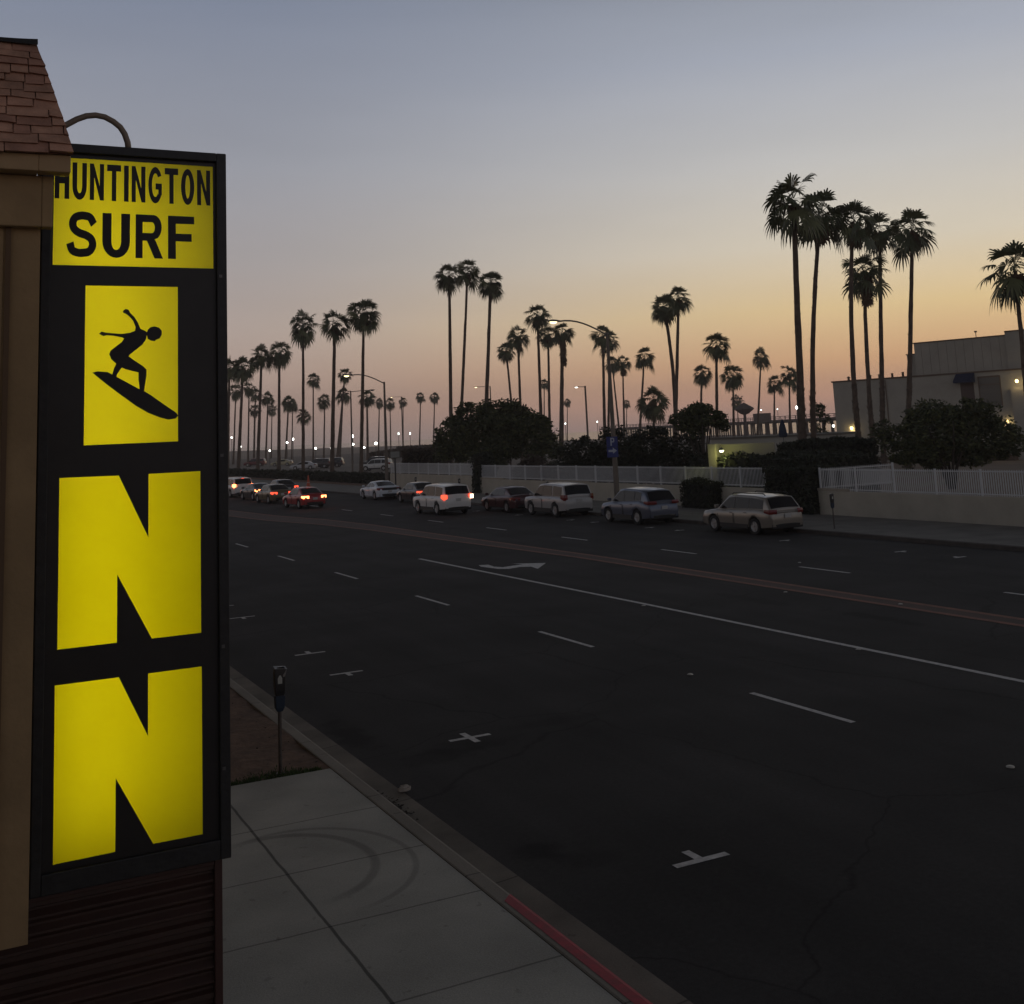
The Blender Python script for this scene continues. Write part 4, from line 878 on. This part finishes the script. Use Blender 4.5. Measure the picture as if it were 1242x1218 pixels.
        b = MB(); b.box(s*Wh*.60-.17, s*Wh*.60+.17, Lh-.03, Lh+.012, e['hz'], e['hz']+.12)
        b.v = [(x, y-.16*max(0, abs(x)/Wh-.45), z) for x, y, z in b.v]; b.build('headlight', HL, t)
        b = MB(); ym = rf[-1][0]-.25; zz = interp(belt, ym)+.04; b.obox((s*(Wh+.09), ym, zz+.08), (.10, 0, 0), (0, .05, 0), (0, 0, .065)); bevel(b.build('mirror', pm, t), .02)
        for (a, c) in S['win'][:2]:
            b = MB(); b.box(s*Wh*1.0-.01, s*Wh*1.0+.022, a+.06, a+.24, interp(belt, a)-.15, interp(belt, a)-.12); b.build('door_handle', pm if not rails else CHR, t)
        for yy in [S['win'][0][0]-.04]+[q[1]+.05 for q in S['win'][:2]]:
            b = MB(); b.box(s*Wh*.999-.006, s*Wh*.999+.003, yy-.008, yy+.008, .40, interp(belt, yy)-.17); b.build('door_gap', TRIM, t)
        b = MB(); b.box(s*Wh*.985-.02, s*Wh*.985+.012, wy[0]+wr+.1, wy[1]-wr-.1, .25, S.get('cladtop', .36)); b.build('sill_trim', TRIM, t)
        if rails:
            b = MB(); y0, y1 = rf[1][0]+.1, rf[-2][0]-.1; b.tube([(s*(wt-.10), y0, H_-.01), (s*(wt-.10), y0+.1, H_+.055), (s*(wt-.10), y1-.1, H_+.055), (s*(wt-.10), y1, H_-.01)], .020, 6); b.build('roof_rail', TRIM, t)
    if plate:
        b = MB(); z = e['pz']; b.box(-.16, .16, -Lh-.032, -Lh-.02, z, z+.16); b.build('licence_plate', PLATE, t)
    if e.get('bar'):
        b = MB(); b.box(-Wh*.6, Wh*.6, -Lh-.026, -Lh-.01, *e['bar']); b.build('tail_trim_bar', TRIM if not e.get('chrome') else CHR, t)
    if lit == 2:
        b = MB(); y_, z_ = rf[1]; b.box(-.13, .13, y_-.05, y_-.02, z_-.02, z_+.01); b.build('high_brake_light', TLON, t)
    if blink:
        b = MB(); b.box(Wh*.80, Wh*1.0, -Lh-.04, -Lh-.02, zt[0]+.02, zt[1]-.04); b.build('indicator_light', WLIT, t)
    return t
CARS = {
 'wagon': dict(L=4.80, W=1.84, H=1.60, wr=.345, wheels=(-1.36, 1.40), sill=.30, cladtop=.42, tumble=.76,
    belt=[(-2.4, .94), (-2.3, 1.0), (-1.6, 1.04), (0, 1.0), (1.0, .98), (1.25, .97), (2.1, .86), (2.4, .74)],
    roof=[(-2.32, 1.02), (-1.93, 1.52), (-1.2, 1.585), (0, 1.61), (.45, 1.56), (1.22, 1.0)], win=[(-.01, 1.02), (-.96, -.035), (-1.86, -.99)],
    end=dict(tz=(.86, 1.04), tx=(.60, 1), hz=.66, pz=.70, bar=(.90, .925), chrome=True)),
 'crossover': dict(L=4.60, W=1.86, H=1.68, wr=.355, wheels=(-1.27, 1.38), sill=.30, cladtop=.44, tumble=.74,
    belt=[(-2.3, .96), (-2.2, 1.03), (-1.5, 1.12), (0, 1.05), (1.0, 1.02), (1.25, 1.0), (2.0, .90), (2.3, .76)],
    roof=[(-2.24, 1.06), (-1.80, 1.57), (-1.2, 1.655), (0, 1.69), (.45, 1.63), (1.25, 1.03)], win=[(-.02, 1.03), (-.94, -.045), (-1.52, -.97)],
    end=dict(tz=(.96, 1.12), tx=(.48, 1), hz=.70, pz=.72, bar=(.42, .46), chrome=True)),
 'suv': dict(L=4.95, W=1.95, H=1.78, wr=.375, wheels=(-1.40, 1.46), sill=.34, cladtop=.46, tumble=.80,
    belt=[(-2.48, 1.02), (-2.4, 1.08), (-1.5, 1.10), (0, 1.09), (1.1, 1.06), (1.35, 1.05), (2.2, .98), (2.48, .84)],
    roof=[(-2.40, 1.12), (-2.14, 1.70), (-1.2, 1.765), (0, 1.78), (.55, 1.72), (1.3, 1.08)], win=[(.06, 1.1), (-.98, .035), (-2.05, -1.07)],
    end=dict(tz=(.90, 1.20), tx=(.76, 1), hz=.76, pz=.80)),
 'sedan': dict(L=4.75, W=1.82, H=1.45, wr=.33, wheels=(-1.38, 1.36), sill=.25, cladtop=.31, tumble=.72,
    belt=[(-2.38, .90), (-2.25, .99), (-1.6, 1.0), (0, .94), (1.0, .92), (1.2, .90), (2.1, .78), (2.38, .66)],
    roof=[(-1.85, .99), (-.98, 1.40), (-.5, 1.44), (.1, 1.445), (.45, 1.40), (1.3, .93)], win=[(.02, 1.02), (-.93, -.005)],
    end=dict(tz=(.72, .90), tx=(.52, 1), hz=.60, pz=.62)),
 'coupe': dict(L=4.72, W=1.90, H=1.39, wr=.345, wheels=(-1.36, 1.38), sill=.22, cladtop=.29, tumble=.70,
    belt=[(-2.36, .94), (-2.25, 1.0), (-1.6, 1.01), (0, .93), (.9, .91), (1.1, .90), (2.1, .80), (2.36, .68)],
    roof=[(-1.75, 1.0), (-.75, 1.34), (-.35, 1.385), (.0, 1.385), (.3, 1.34), (1.12, .92)], win=[(-.15, .85), (-1.05, -.25)],
    end=dict(tz=(.74, .93), tx=(.42, 1), hz=.62, pz=.56, bar=(.74, .92))),
}
PG = 'cars parked along the far kerb'; DG = 'cars driving away on the far lanes'; KG = 'vehicles in the beach car park'
make_car('parked_car', (30.62, 39.45, 0), 0, 'tan silver estate car with roof rails, rightmost car at the far kerb', 'car', PG, 'wagon', paint('tan silver paint', (.27, .24, .20), .45, .35), rails=True)
make_car('parked_car', (30.45, 48.0, 0), 0, 'blue grey crossover parked at the far kerb left of the silver estate car', 'car', PG, 'crossover', paint('blue grey paint', (.11, .125, .165), .5, .35))
make_car('parked_car', (30.45, 56.3, 0), 0, 'boxy pale silver SUV parked at the far kerb left of the blue grey crossover', 'car', PG, 'suv', paint('pale silver paint', (.36, .345, .335), .1))
make_car('parked_car', (30.4, 62.3, 0), 0, 'dark maroon sedan parked at the far kerb, between the two pale SUVs', 'car', PG, 'sedan', paint('dark maroon paint', (.055, .012, .016), .3))
make_car('parked_car', (30.5, 77.5, 0), 0, 'small dark car with a red lit tail light parked left of the driving white SUV', 'car', PG, 'sedan', paint('near black paint', (.022, .02, .024), .3), lit=1)
make_car('parked_car', (30.6, 86.0, 0), 0, 'white coupe with a dark strip between its tail lights parked at the far kerb', 'car', PG, 'coupe', paint('cool white paint', (.62, .66, .70), 0))
make_car('driving_car', (27.0, 64.8, 0), radians(1.5), 'white SUV driving away with red tail lights and a bright right lamp', 'car', DG, 'suv', paint('white paint', (.68, .66, .63), 0), lit=1, blink=True)
make_car('driving_car', (23.2, 81.6, 0), radians(4), 'red sedan braking with bright orange red tail lights on the far lanes', 'car', DG, 'sedan', paint('bright red paint', (.30, .014, .016), .2), lit=2)
make_car('driving_car', (23.6, 91.8, 0), radians(4), 'dark yellow bumpered sedan with a round red tail light just left of the red sedan', 'car', DG, 'sedan', paint('dull olive yellow paint', (.13, .10, .045), .2), lit=1)
make_car('driving_car', (27.2, 103.0, 0), radians(3), 'dark sedan roof seen over the yellow bumpered sedan, before the hedge', 'car', DG, 'sedan', paint('dark grey paint', (.03, .032, .038), .3), lit=1)
make_car('driving_car', (24.0, 98.6, 0), radians(5), 'dark low car with red brake light beside the white pickup like SUV', 'car', DG, 'coupe', paint('dark charcoal paint', (.025, .022, .026), .3), lit=2)
make_car('driving_car', (24.0, 107.2, 0), radians(5), 'white SUV braking with glowing tail lights and high brake light near the lit sign', 'car', DG, 'suv', paint('white paint', (.68, .66, .63), 0), lit=2)
make_car('driving_car', (22.6, 113.5, 0), radians(6), 'car with red lights half hidden by the frame of the lit sign', 'car', DG, 'sedan', paint('dark grey paint', (.03, .032, .038), .3), lit=2)
lot = [((58.5, 165.5), 52, 'suv', (.62, .62, .60), 'white SUV parked side on in the beach car park behind the tallest palm trunk'),
 ((63.5, 205), 60, 'suv', (.035, .035, .038), 'long dark van like SUV parked in the beach car park left of the tallest palm'),
 ((60.5, 203), 60, 'suv', (.05, .04, .04), 'dark SUV in the beach car park right of the first of the three tallest palms'),
 ((57.0, 200), 60, 'sedan', (.5, .5, .5), 'low white car in the beach car park left of the three tallest roadside palms'),
 ((65.5, 247), 60, 'sedan', (.45, .40, .25), 'pale yellowish car far off in the beach car park above the dark sedan roof'),
 ((62.5, 259), 60, 'suv', (.14, .02, .02), 'dark red SUV far off in the beach car park above the white braking SUV'),
 ((66.5, 189), 62, 'suv', (.06, .065, .07), 'dark grey SUV in the beach car park behind the middle tallest roadside palm')]
for (x, y), r, k, c, lb in lot:
    make_car('parked_car', (x, y, .012), radians(r), lb, 'car', KG, k, paint('lot paint %.2f %.2f' % (c[0], c[1]), c, .1), plate=False)

# ------------------------------------------------------------------ palms
PB = mat('palm trunk bark', (.11, .082, .062), .95, var=.45, scale=2.5, bump=.8, bscale=10)
PLF = [mat('fan palm leaves', (.060, .075, .030), .6, var=.3, scale=1), mat('pale fan palm leaves', (.10, .11, .045), .6, var=.3, scale=1)]
PDEAD = mat('dead palm leaves', (.13, .082, .048), .9, var=.3, scale=2)
def fan(b, org, d, side, plen, R, r, droop, mi, nb=15, half=98):
    """one fan leaf: petiole then a pleated fan of tapered blades with hanging tips"""
    up = side.cross(d).normalized(); g = Vector((0, 0, -1))
    p1 = org+d*plen*.55+g*droop*plen*.10; p2 = org+d*plen+g*droop*plen*.34
    d2 = (p2-p1).normalized(); s2 = side; w = .022
    b.face([org-s2*w, org+s2*w, p1+s2*w, p1-s2*w], mi); b.face([p1-s2*w, p1+s2*w, p2+s2*w*.7, p2-s2*w*.7], mi)
    for k in range(nb):
        a = radians(lerp(-half, half, k/(nb-1)))+r.uniform(-.05, .05); ln = R*(.74+.30*cos(a*.75))*r.uniform(.86, 1.08)
        dr = (d2*cos(a)+s2*sin(a)).normalized(); pr = (s2*cos(a)-d2*sin(a)).normalized()
        cup = up*(-.12+.22*abs(sin(a)))
        m1 = p2+(dr+cup*.3)*ln*.50+g*droop*ln*.07; m2 = p2+(dr+cup*.3)*ln*.80+g*droop*ln*.22; tp = p2+dr*ln*.99+g*droop*ln*(.40+r.random()*.2)
        hw = ln*.50*radians(2*half)/(nb-1)*.52
        b.face([p2, m1+pr*hw, m1-pr*hw], mi); b.face([m1-pr*hw, m1+pr*hw, m2+pr*hw*.72, m2-pr*hw*.72], mi); b.face([m2-pr*hw*.72, m2+pr*hw*.72, tp], mi)
def crown_mesh(seed, n, spread, R=1.02, pl=1.02):
    r = random.Random(seed); b = MB(); ga = 2.39996
    for i in range(n):
        u = i/(n-1); el = radians(lerp(80, -spread, u**.9)+r.uniform(-14, 14)); az = i*ga+r.uniform(-.25, .25)
        d = Vector((cos(az)*cos(el), sin(az)*cos(el), sin(el))); side = Vector((-sin(az), cos(az), 0))
        side = (side*cos(ro)+d.cross(side)*sin(ro)) if (ro := r.choice((-1, 1))*r.uniform(.1, 1.0)) else side; side = (side-d*side.dot(d)).normalized()
        fan(b, Vector((cos(az)*.06, sin(az)*.06, .0+.25*(1-u))), d, side, pl*(.45+.78*r.random()**.8)*(.74 if u < .12 else 1), R*r.uniform(.78, 1.12), r, .50+.75*u, r.choice((0,0,1)), 10 if u < .25 else 12, 72 if u < .25 else 98)
    return b
def skirt_mesh(seed, length, n):
    r = random.Random(seed); b = MB()
    for i in range(n):
        az = r.uniform(0, 2*pi); z = -r.random()*length; el = radians(r.uniform(-86, -62)); d = Vector((cos(az)*cos(el), sin(az)*cos(el), sin(el)))
        side = Vector((-sin(az), cos(az), 0)); fan(b, Vector((cos(az)*.12, sin(az)*.12, z+.1)), d, side, r.uniform(.2, .5), r.uniform(.5, .8), r, .3, 0, 9)
    return b
CR = []
for sd, n, sp_ in ((1, 33, 50), (2, 37, 60), (3, 28, 42), (4, 35, 68), (5, 26, 34), (6, 40, 74), (7, 30, 54)):
    q = crown_mesh(sd, n, sp_); me = bpy.data.meshes.new('palm_crown'); me.from_pydata(q.v, [], q.f); me.materials.append(PLF[0]); me.materials.append(PLF[1]); me.polygons.foreach_set('material_index', q.m); CR.append(me)
SK = {}
def palm(base, top, mid, var, sk, label, i):
    r = random.Random(100+i); base = Vector((base[0], base[1], 0)); top = Vector(top)
    far = top.y > 260
    grp = 'fan palms along the street and the beach'
    t = thing('palm_tree', base, label, 'palm tree', grp)
    rel_ = top-base; h = rel_.z; n = 9 if far else 22
    wide = 3 <= 0
    pts = []; rad = []
    giant = abs(top.x) < 86 and top.y < 100
    rb = (.30 if h > 14 else .24)*r.uniform(.85, 1.2)
    if 'shaggy thick' in label: rb *= 1.45
    if giant: rb *= .82
    for k in range(n+1):
        u = k/n
        if mid:
            mrel = Vector(mid)-base; um = mrel.z/h; c = mrel-rel_*um; off = c*(4*u*(1-u))/(4*um*(1-um)) if 0 < um < 1 else Vector((0,0,0)); off.z = 0; p = rel_*u+off
        else:
            p = rel_*u+Vector((sin(u*pi)*r.uniform(-.01, .01), 0, 0))
        p.z = (h-.15)*u
        p.x += r.uniform(-.015, .015); p.y += r.uniform(-.015, .015)
        rr = rb*(1.25 if u < .03 else 1)*(1-.42*u**.8)*r.uniform(.94, 1.06)
        pts.append(p); rad.append(rr)
    b = MB(); b.tube(pts, rad, 9 if not far else 6, cap=True)
    if not far:      # stubs of old leaf bases along the trunk
        for _ in range(60):
            k = r.randint(0, n-1); u = r.random(); p = pts[k].lerp(pts[k+1], u); rr = rad[k]; az = r.uniform(0, 2*pi)
            b.face([p+Vector((cos(az)*rr*.9, sin(az)*rr*.9, -.08)), p+Vector((cos(az+.3)*rr*.9, sin(az+.3)*rr*.9, -.02)), p+Vector((cos(az+.15)*(rr+r.uniform(.03, .09)), sin(az+.15)*(rr+.06), .10))])
    if giant or 'pair beside' in label:
        # rough boots of old leaf bases on the lower trunk
        for _ in range(160):
            z = r.uniform(.2, .36*h); k = min(n-1, int(z/h*n)); p = pts[k].lerp(pts[k+1], z/h*n-k); rr = rad[k]*1.12; az = r.uniform(0, 2*pi)
            b.face([p+Vector((cos(az)*rr*.8, sin(az)*rr*.8, -.15)), p+Vector((cos(az+.5)*rr, sin(az+.5)*rr, -.05)), p+Vector((cos(az+.25)*(rr+.07), sin(az+.25)*(rr+.07), .16)), p+Vector((cos(az)*rr, sin(az)*rr, .02))])
    b.build('trunk', PB, t)
    me = CR[{53: 2, 54: 4, 55: 6, 56: 0, 57: 2, 58: 6, 59: 6}.get(i, (var+(i*3) % 7) % 7)]; c = bpy.data.objects.new('crown', me); COL.objects.link(c); c.parent = t; c.location = rel_-Vector((0, 0, .10)); s = r.uniform(.95, 1.12)*(1.22 if top.x < 56 and top.y > 120 else 1.12 if giant else 1.12)
    if 'bushy' in label: s *= 1.1
    if 'tiny' in label: s *= .95
    c.scale = (s, s, s*r.uniform(.95, 1.08)); c.rotation_euler = (r.uniform(-.09, .09), r.uniform(-.09, .09), r.uniform(0, 6.28))
    key = round(sk*2)/2 if sk > 1 else 1
    if key not in SK:
        q = skirt_mesh(int(key*10), key, int(16+key*15)); m_ = bpy.data.meshes.new('dead_fronds'); m_.from_pydata(q.v, [], q.f); m_.materials.append(PDEAD); SK[key] = m_
    d = bpy.data.objects.new('dead_fronds', SK[key]); COL.objects.link(d); d.parent = t; d.location = rel_-Vector((0,0,.15)); d.rotation_euler = (0, 0, r.uniform(0, 6)); q = .85 if sk < 1 else 1; d.scale = (q, q, q*(.65 if sk < .6 else 1))
for i, (b0, t0, m0, v, sk, lb) in enumerate(PALMS): palm(b0, t0, m0, v, sk, lb, i)

# ------------------------------------------------------------------ pale building at the right
C0 = Vector((83.4, 91.9, 0)); D_ = Vector((.375, -.927, 0)).normalized(); NB = Vector((-D_.y*-1, 0, 0))
ang = math.atan2(D_.y, D_.x)
SC = 1.25
PLASTER = mat('pale grey plaster', (.35, .335, .29), .9, var=.10, scale=.6); PTRIM = mat('brown parapet trim', (.13, .095, .07), .8)
hb = thing('hotel_building', C0, 'pale grey stepped stucco building behind the four giant palms at the right', 'building', rz=ang)
# local x runs along the facade (t*SC), local y away from the viewer, z up (4.55+(z-4.55)*SC)
def zz(z): return 4.55+(z-4.55)*SC
b = MB(); b.box(0, 60, 0, 14, 0, zz(7.60)); b.build('wall', PLASTER, hb)
b = MB(); b.box(-.12, 60, -.10, 14, zz(7.60), zz(7.72)); b.build('parapet', PTRIM, hb)
b = MB(); x0 = 7.1*SC
i = len(b.v)
b.box(x0, 14.3*SC, .5, 13.9, zz(7.72), zz(10.28)); b.box(6.15*SC, x0, 1.4, 13.9, zz(7.72), zz(9.45)); b.box(14.3*SC, 59.9, .3, 13.9, zz(7.72), zz(10.55)); b.build('upper_wall', PLASTER, hb)
b = MB(); b.box(x0-.08, 14.3*SC, .42, 13.92, zz(10.28), zz(10.37)); b.box(6.15*SC-.08, x0-.08, 1.32, 13.92, zz(9.45), zz(9.53)); b.box(14.3*SC, 59.92, .22, 13.92, zz(10.55), zz(10.64)); b.build('parapet', PTRIM, hb)
b = MB()
for k in range(10): b.box(x0+.7+k*.85, x0+.715+k*.85, .485, .5, zz(7.75), zz(10.28))
b.build('panel_joint', mat('plaster joint', (.17, .16, .14), .9), hb)
for k, xx in enumerate((1.2, 3.1, 3.9, 5.0, 5.9)):
    b = MB(); b.lathe([(.12, zz(7.72)), (.12, zz(7.72)+.25+.05*k), (.22, zz(7.72)+.27+.05*k), (.05, zz(7.72)+.42)], 10, origin=(xx*SC, .7, 0)); b.build('roof_vent', PTRIM, hb)
b = MB(); b.tube([(11.9*SC, 1.2, zz(10.3)), (11.9*SC, 1.2, zz(10.3)+.7)], .035, 6); b.box(11.9*SC-.12, 11.9*SC+.12, 1.15, 1.25, zz(10.3)+.6, zz(10.3)+.75); b.build('roof_antenna', PTRIM, hb)
b = MB(); b.tube([(4.6*SC, -.07, 0), (4.6*SC, -.07, zz(7.5))], .05, 8); b.build('downpipe', PTRIM, hb)
# doorway with blue awning
b = MB(); b.box(10.62*SC, 11.66*SC, -.012, -.001, zz(5.0), zz(7.0)); b.build('doorway', mat('dark brown door', (.075, .052, .045), .6), hb)
b = MB(); xa, xb = 10.4*SC, 11.8*SC; b.face([(xa, -.003, zz(7.66)), (xb, -.003, zz(7.66)), (xb, -1.1, zz(7.05)), (xa, -1.1, zz(7.05))]); b.face([(xa, -1.1, zz(7.05)), (xb, -1.1, zz(7.05)), (xb, -1.1, zz(6.88)), (xa, -1.1, zz(6.88))])
b.face([(xa, -.003, zz(7.66)), (xa, -1.1, zz(7.05)), (xa, -1.1, zz(6.88)), (xa, -.003, zz(6.88))]); b.face([(xb, -.003, zz(7.66)), (xb, -1.1, zz(7.05)), (xb, -1.1, zz(6.88)), (xb, -.003, zz(6.88))]); b.build('awning', mat('navy canvas', (.012, .020, .055), .8), hb)
b = MB(); x1_, x2_ = 12.0*SC, 13.7*SC
b.box(x1_, x2_, -.03, -.002, zz(7.18), zz(7.30)); b.box(x1_, x1_+.1, -.03, -.002, zz(5.0), zz(7.18)); b.box(x2_-.1, x2_, -.03, -.002, zz(5.0), zz(7.18)); b.box(x1_+.1, x2_-.1, -.03, -.002, zz(6.62), zz(6.68)); wf = b.build('window', PTRIM, hb)
b = MB(); b.box(x1_+.1, x2_-.1, -.008, -.002, zz(5.0), zz(6.62)); b.box(x1_+.1, x2_-.1, -.008, -.002, zz(6.68), zz(7.18)); b.build('pane', mat('dusty window pane', (.10, .105, .10), .2), wf)
b = MB(); b.box(14.5*SC, 60, -.5, -.002, 0, zz(6.3)); b.build('lower_wall', PLASTER, hb)
b = MB(); b.box(9.8*SC, 14.5*SC, -1.6, -.0, zz(1.02), zz(1.32)); b.box(9.8*SC, 14.5*SC, -1.5, -.1, 0, zz(1.02)); b.build('balcony_ledge', PTRIM, hb)
b = MB(); b.box(2, 9.8*SC, -.2, -.0, zz(1.1), zz(1.3)); b.build('ledge', PTRIM, hb)
# wall lamps
LF_ = mat('warm wall light', (.9, .8, .5), .4, emit=(1.0, .72, .28), estr=9)
def wall_lamp(pos, label, grp='lit wall lamps of the pale building', e=12, s=.14, m=LF_):
    t = thing('wall_lamp', pos, label, 'lamp', grp)
    b = MB(); b.lathe([(0, -s*1.2), (s*.7, -s), (s, -s*.1), (s*.9, s*.6), (0, s*.8)], 10); b.build('shade', m, t, smooth=True)
    b = MB(); b.box(-.03, .03, .0, .18, s*.7, s*.9); b.build('bracket', LAMPM, t)
    l = bpy.data.lights.new('lamp_light', 'POINT'); l.energy = e; l.color = (1, .72, .35); l.shadow_soft_size = .1; o = bpy.data.objects.new('lamp_light', l); COL.objects.link(o); o.parent = t; o.location = (0, -.0, -s*1.8)
def onb(tt, z, off=.25): 
    nrm_ = Vector((D_.y, -D_.x, 0)); p = C0+D_*tt*SC+nrm_*off; return (p.x, p.y, zz(z))
wall_lamp(onb(1.41, 3.78), 'warm lit wall lamp on the low left part of the pale building', e=10)
wall_lamp(onb(13.94, 3.8), 'warm lit wall lamp beside the spreading tree crown', e=10, s=.12)
wall_lamp(onb(15.11, 6.77, .9), 'warm lit wall lamp high at the right edge of the pale building', e=14)
# low grey service wall and lamp wall
t = thing('service_building', (55.8, 76.3, 0), 'low flat grey building behind the fence between the umbrella shaped tree and the giant palms', 'building', rz=math.atan2(-7.0, 4.9))
b = MB(); b.box(0, 10.5, 0, 5, 0, 3.35); b.build('wall', PLASTER, t); b = MB(); b.box(-.1, 10.6, -.1, 5.1, 3.35, 3.50); b.build('roof', mat('grey roof edge', (.13, .12, .10), .8), t)
b = MB(); b.box(3.0, 10.5, -.02, -.001, .2, 1.6); b.build('garage_door', mat('dark opening', (.03, .028, .026), .8), t)
t = thing('lamp_wall', (38.6, 52.2, 0), 'pale wall end lit yellow by its lamp, left of the low grey building', 'wall', rz=radians(-57))
WP = mat('cream plaster pier', (.30, .28, .20), .9)
b = MB(); b.box(-.25, .18, -.9, .3, 0, 3.5); b.build('pier', WP, t)
b = MB(); b.box(.18, 3.2, .02, .3, 0, 3.45); b.build('wall_panel', WP, t)
LG_ = mat('greenish lit lamp lens', (.9, .95, .6), .4, emit=(.95, 1.0, .45), estr=12)
t = thing('wall_lamp', (37.95, 51.0, 3.15), 'greenish white lit wall lamp glowing on the cream wall end behind the fence', 'lamp')
b = MB(); b.lathe([(0,-.10),(.10,-.08),(.12,0),(.05,.06),(0,.07)], 12); b.build('lens', LG_, t, smooth=True)
b = MB(); b.lathe([(.14,.0),(.10,.10),(.03,.15),(0,.15)], 12); b.build('shade', LAMPM, t, smooth=True); b = MB(); b.tube([(0,0,.14),(.15,.25,.20),(.32,.52,.10)], .02, 6); b.build('bracket', LAMPM, t)
l = bpy.data.lights.new('lamp_light', 'POINT'); l.energy = 16; l.color = (.92, .9, .30); l.shadow_soft_size = .12; o = bpy.data.objects.new('lamp_light', l); COL.objects.link(o); o.parent = t; o.location = (0, 0, -.22)
# closed blue umbrella on a terrace
t = thing('closed_umbrella', (53.1, 64.0, 3.0), 'folded dark blue patio umbrella before the pier, left of the giant palms', 'umbrella')
b = MB(); b.tube([(0,0,-3.0),(0,0,1.75)], .03, 8); b.build('pole', LAMPM, t)
b = MB(); r = random.Random(2); b.grid([[(rr*(1+.25*cos(5*a))*cos(a), rr*(1+.25*cos(5*a))*sin(a), z) for a in [2*pi*j/20 for j in range(20)]] for rr, z in ((.16,.45),(.27,.55),(.24,.9),(.17,1.3),(.05,1.65),(.01,1.7))], closed=True); b.build('canopy', mat('navy umbrella cloth', (.02, .035, .07), .85), t, smooth=True)

# ------------------------------------------------------------------ pier
PA = Vector((258, 420, 0)); PE = Vector((232, 232, 0)); PIERM = mat('weathered pier concrete', (.11, .09, .085), .9)
pv = PE-PA; Lp = pv.length; pr = thing('pier', PA, 'long beach pier on many pilings seen beyond the palms at the right', 'pier', rz=math.atan2(pv.y, pv.x))
b = MB(); b.box(-10, Lp+60, -4, 4, 4.6, 5.2); b.build('deck', PIERM, pr)
b = MB()
for s in (-3.9, 3.9):
    b.box(-10, Lp+60, s-.05, s+.05, 6.2, 6.3); b.box(-10, Lp+60, s-.03, s+.03, 5.7, 5.76)
    for k in range(int((Lp+70)/3)): b.box(-10+k*3, -9.85+k*3, s-.06, s+.06, 5.2, 6.2)
b.build('railing', PIERM, pr)
k = 0; x = -6
while x < Lp+58:
    b = MB(); b.box(x-.3, x+.3, -4, 4, 4.1, 4.6)
    for yy in (-3.3, 0, 3.3): b.tube([(x, yy*1.1, -7), (x, yy, 4.2)], .27, 8)
    b.build('piling_bent', PIERM, pr); x += 4.6
b = MB(); b.box(Lp*.62, Lp*.62+4, -2, 2.4, 5.2, 7.6); b.build('kiosk', PIERM, pr)
t = thing('lifeguard_tower', (176, 226, -.5), 'hexagonal roofed lookout on a post before the pier under the drooping palm', 'tower')
b = MB(); b.tube([(0,0,0),(0,0,8.4)], .35, 8); b.build('post', PIERM, t); b = MB(); b.lathe([(0,10.2),(2.3,8.8),(2.4,8.5),(1.0,7.4),(.4,7.2)], 8); b.build('roof', PIERM, t)
# ------------------------------------------------------------------ evening sea haze
hz = MB(); hz.box(-130, 560, -70, 700, -8, 33)
hm = bpy.data.materials.new('sea haze'); hm.use_nodes = True; t = hm.node_tree; t.nodes.clear()
pv_ = t.nodes.new('ShaderNodeVolumePrincipled'); pv_.inputs['Color'].default_value = (.86, .78, .74, 1); pv_.inputs['Density'].default_value = .00055; pv_.inputs['Anisotropy'].default_value = .2
t.links.new(pv_.outputs[0], t.nodes.new('ShaderNodeOutputMaterial').inputs['Volume'])
tag(hz.build('haze', hm), 'thin evening sea haze over the street and the beach', 'haze', kind='stuff')
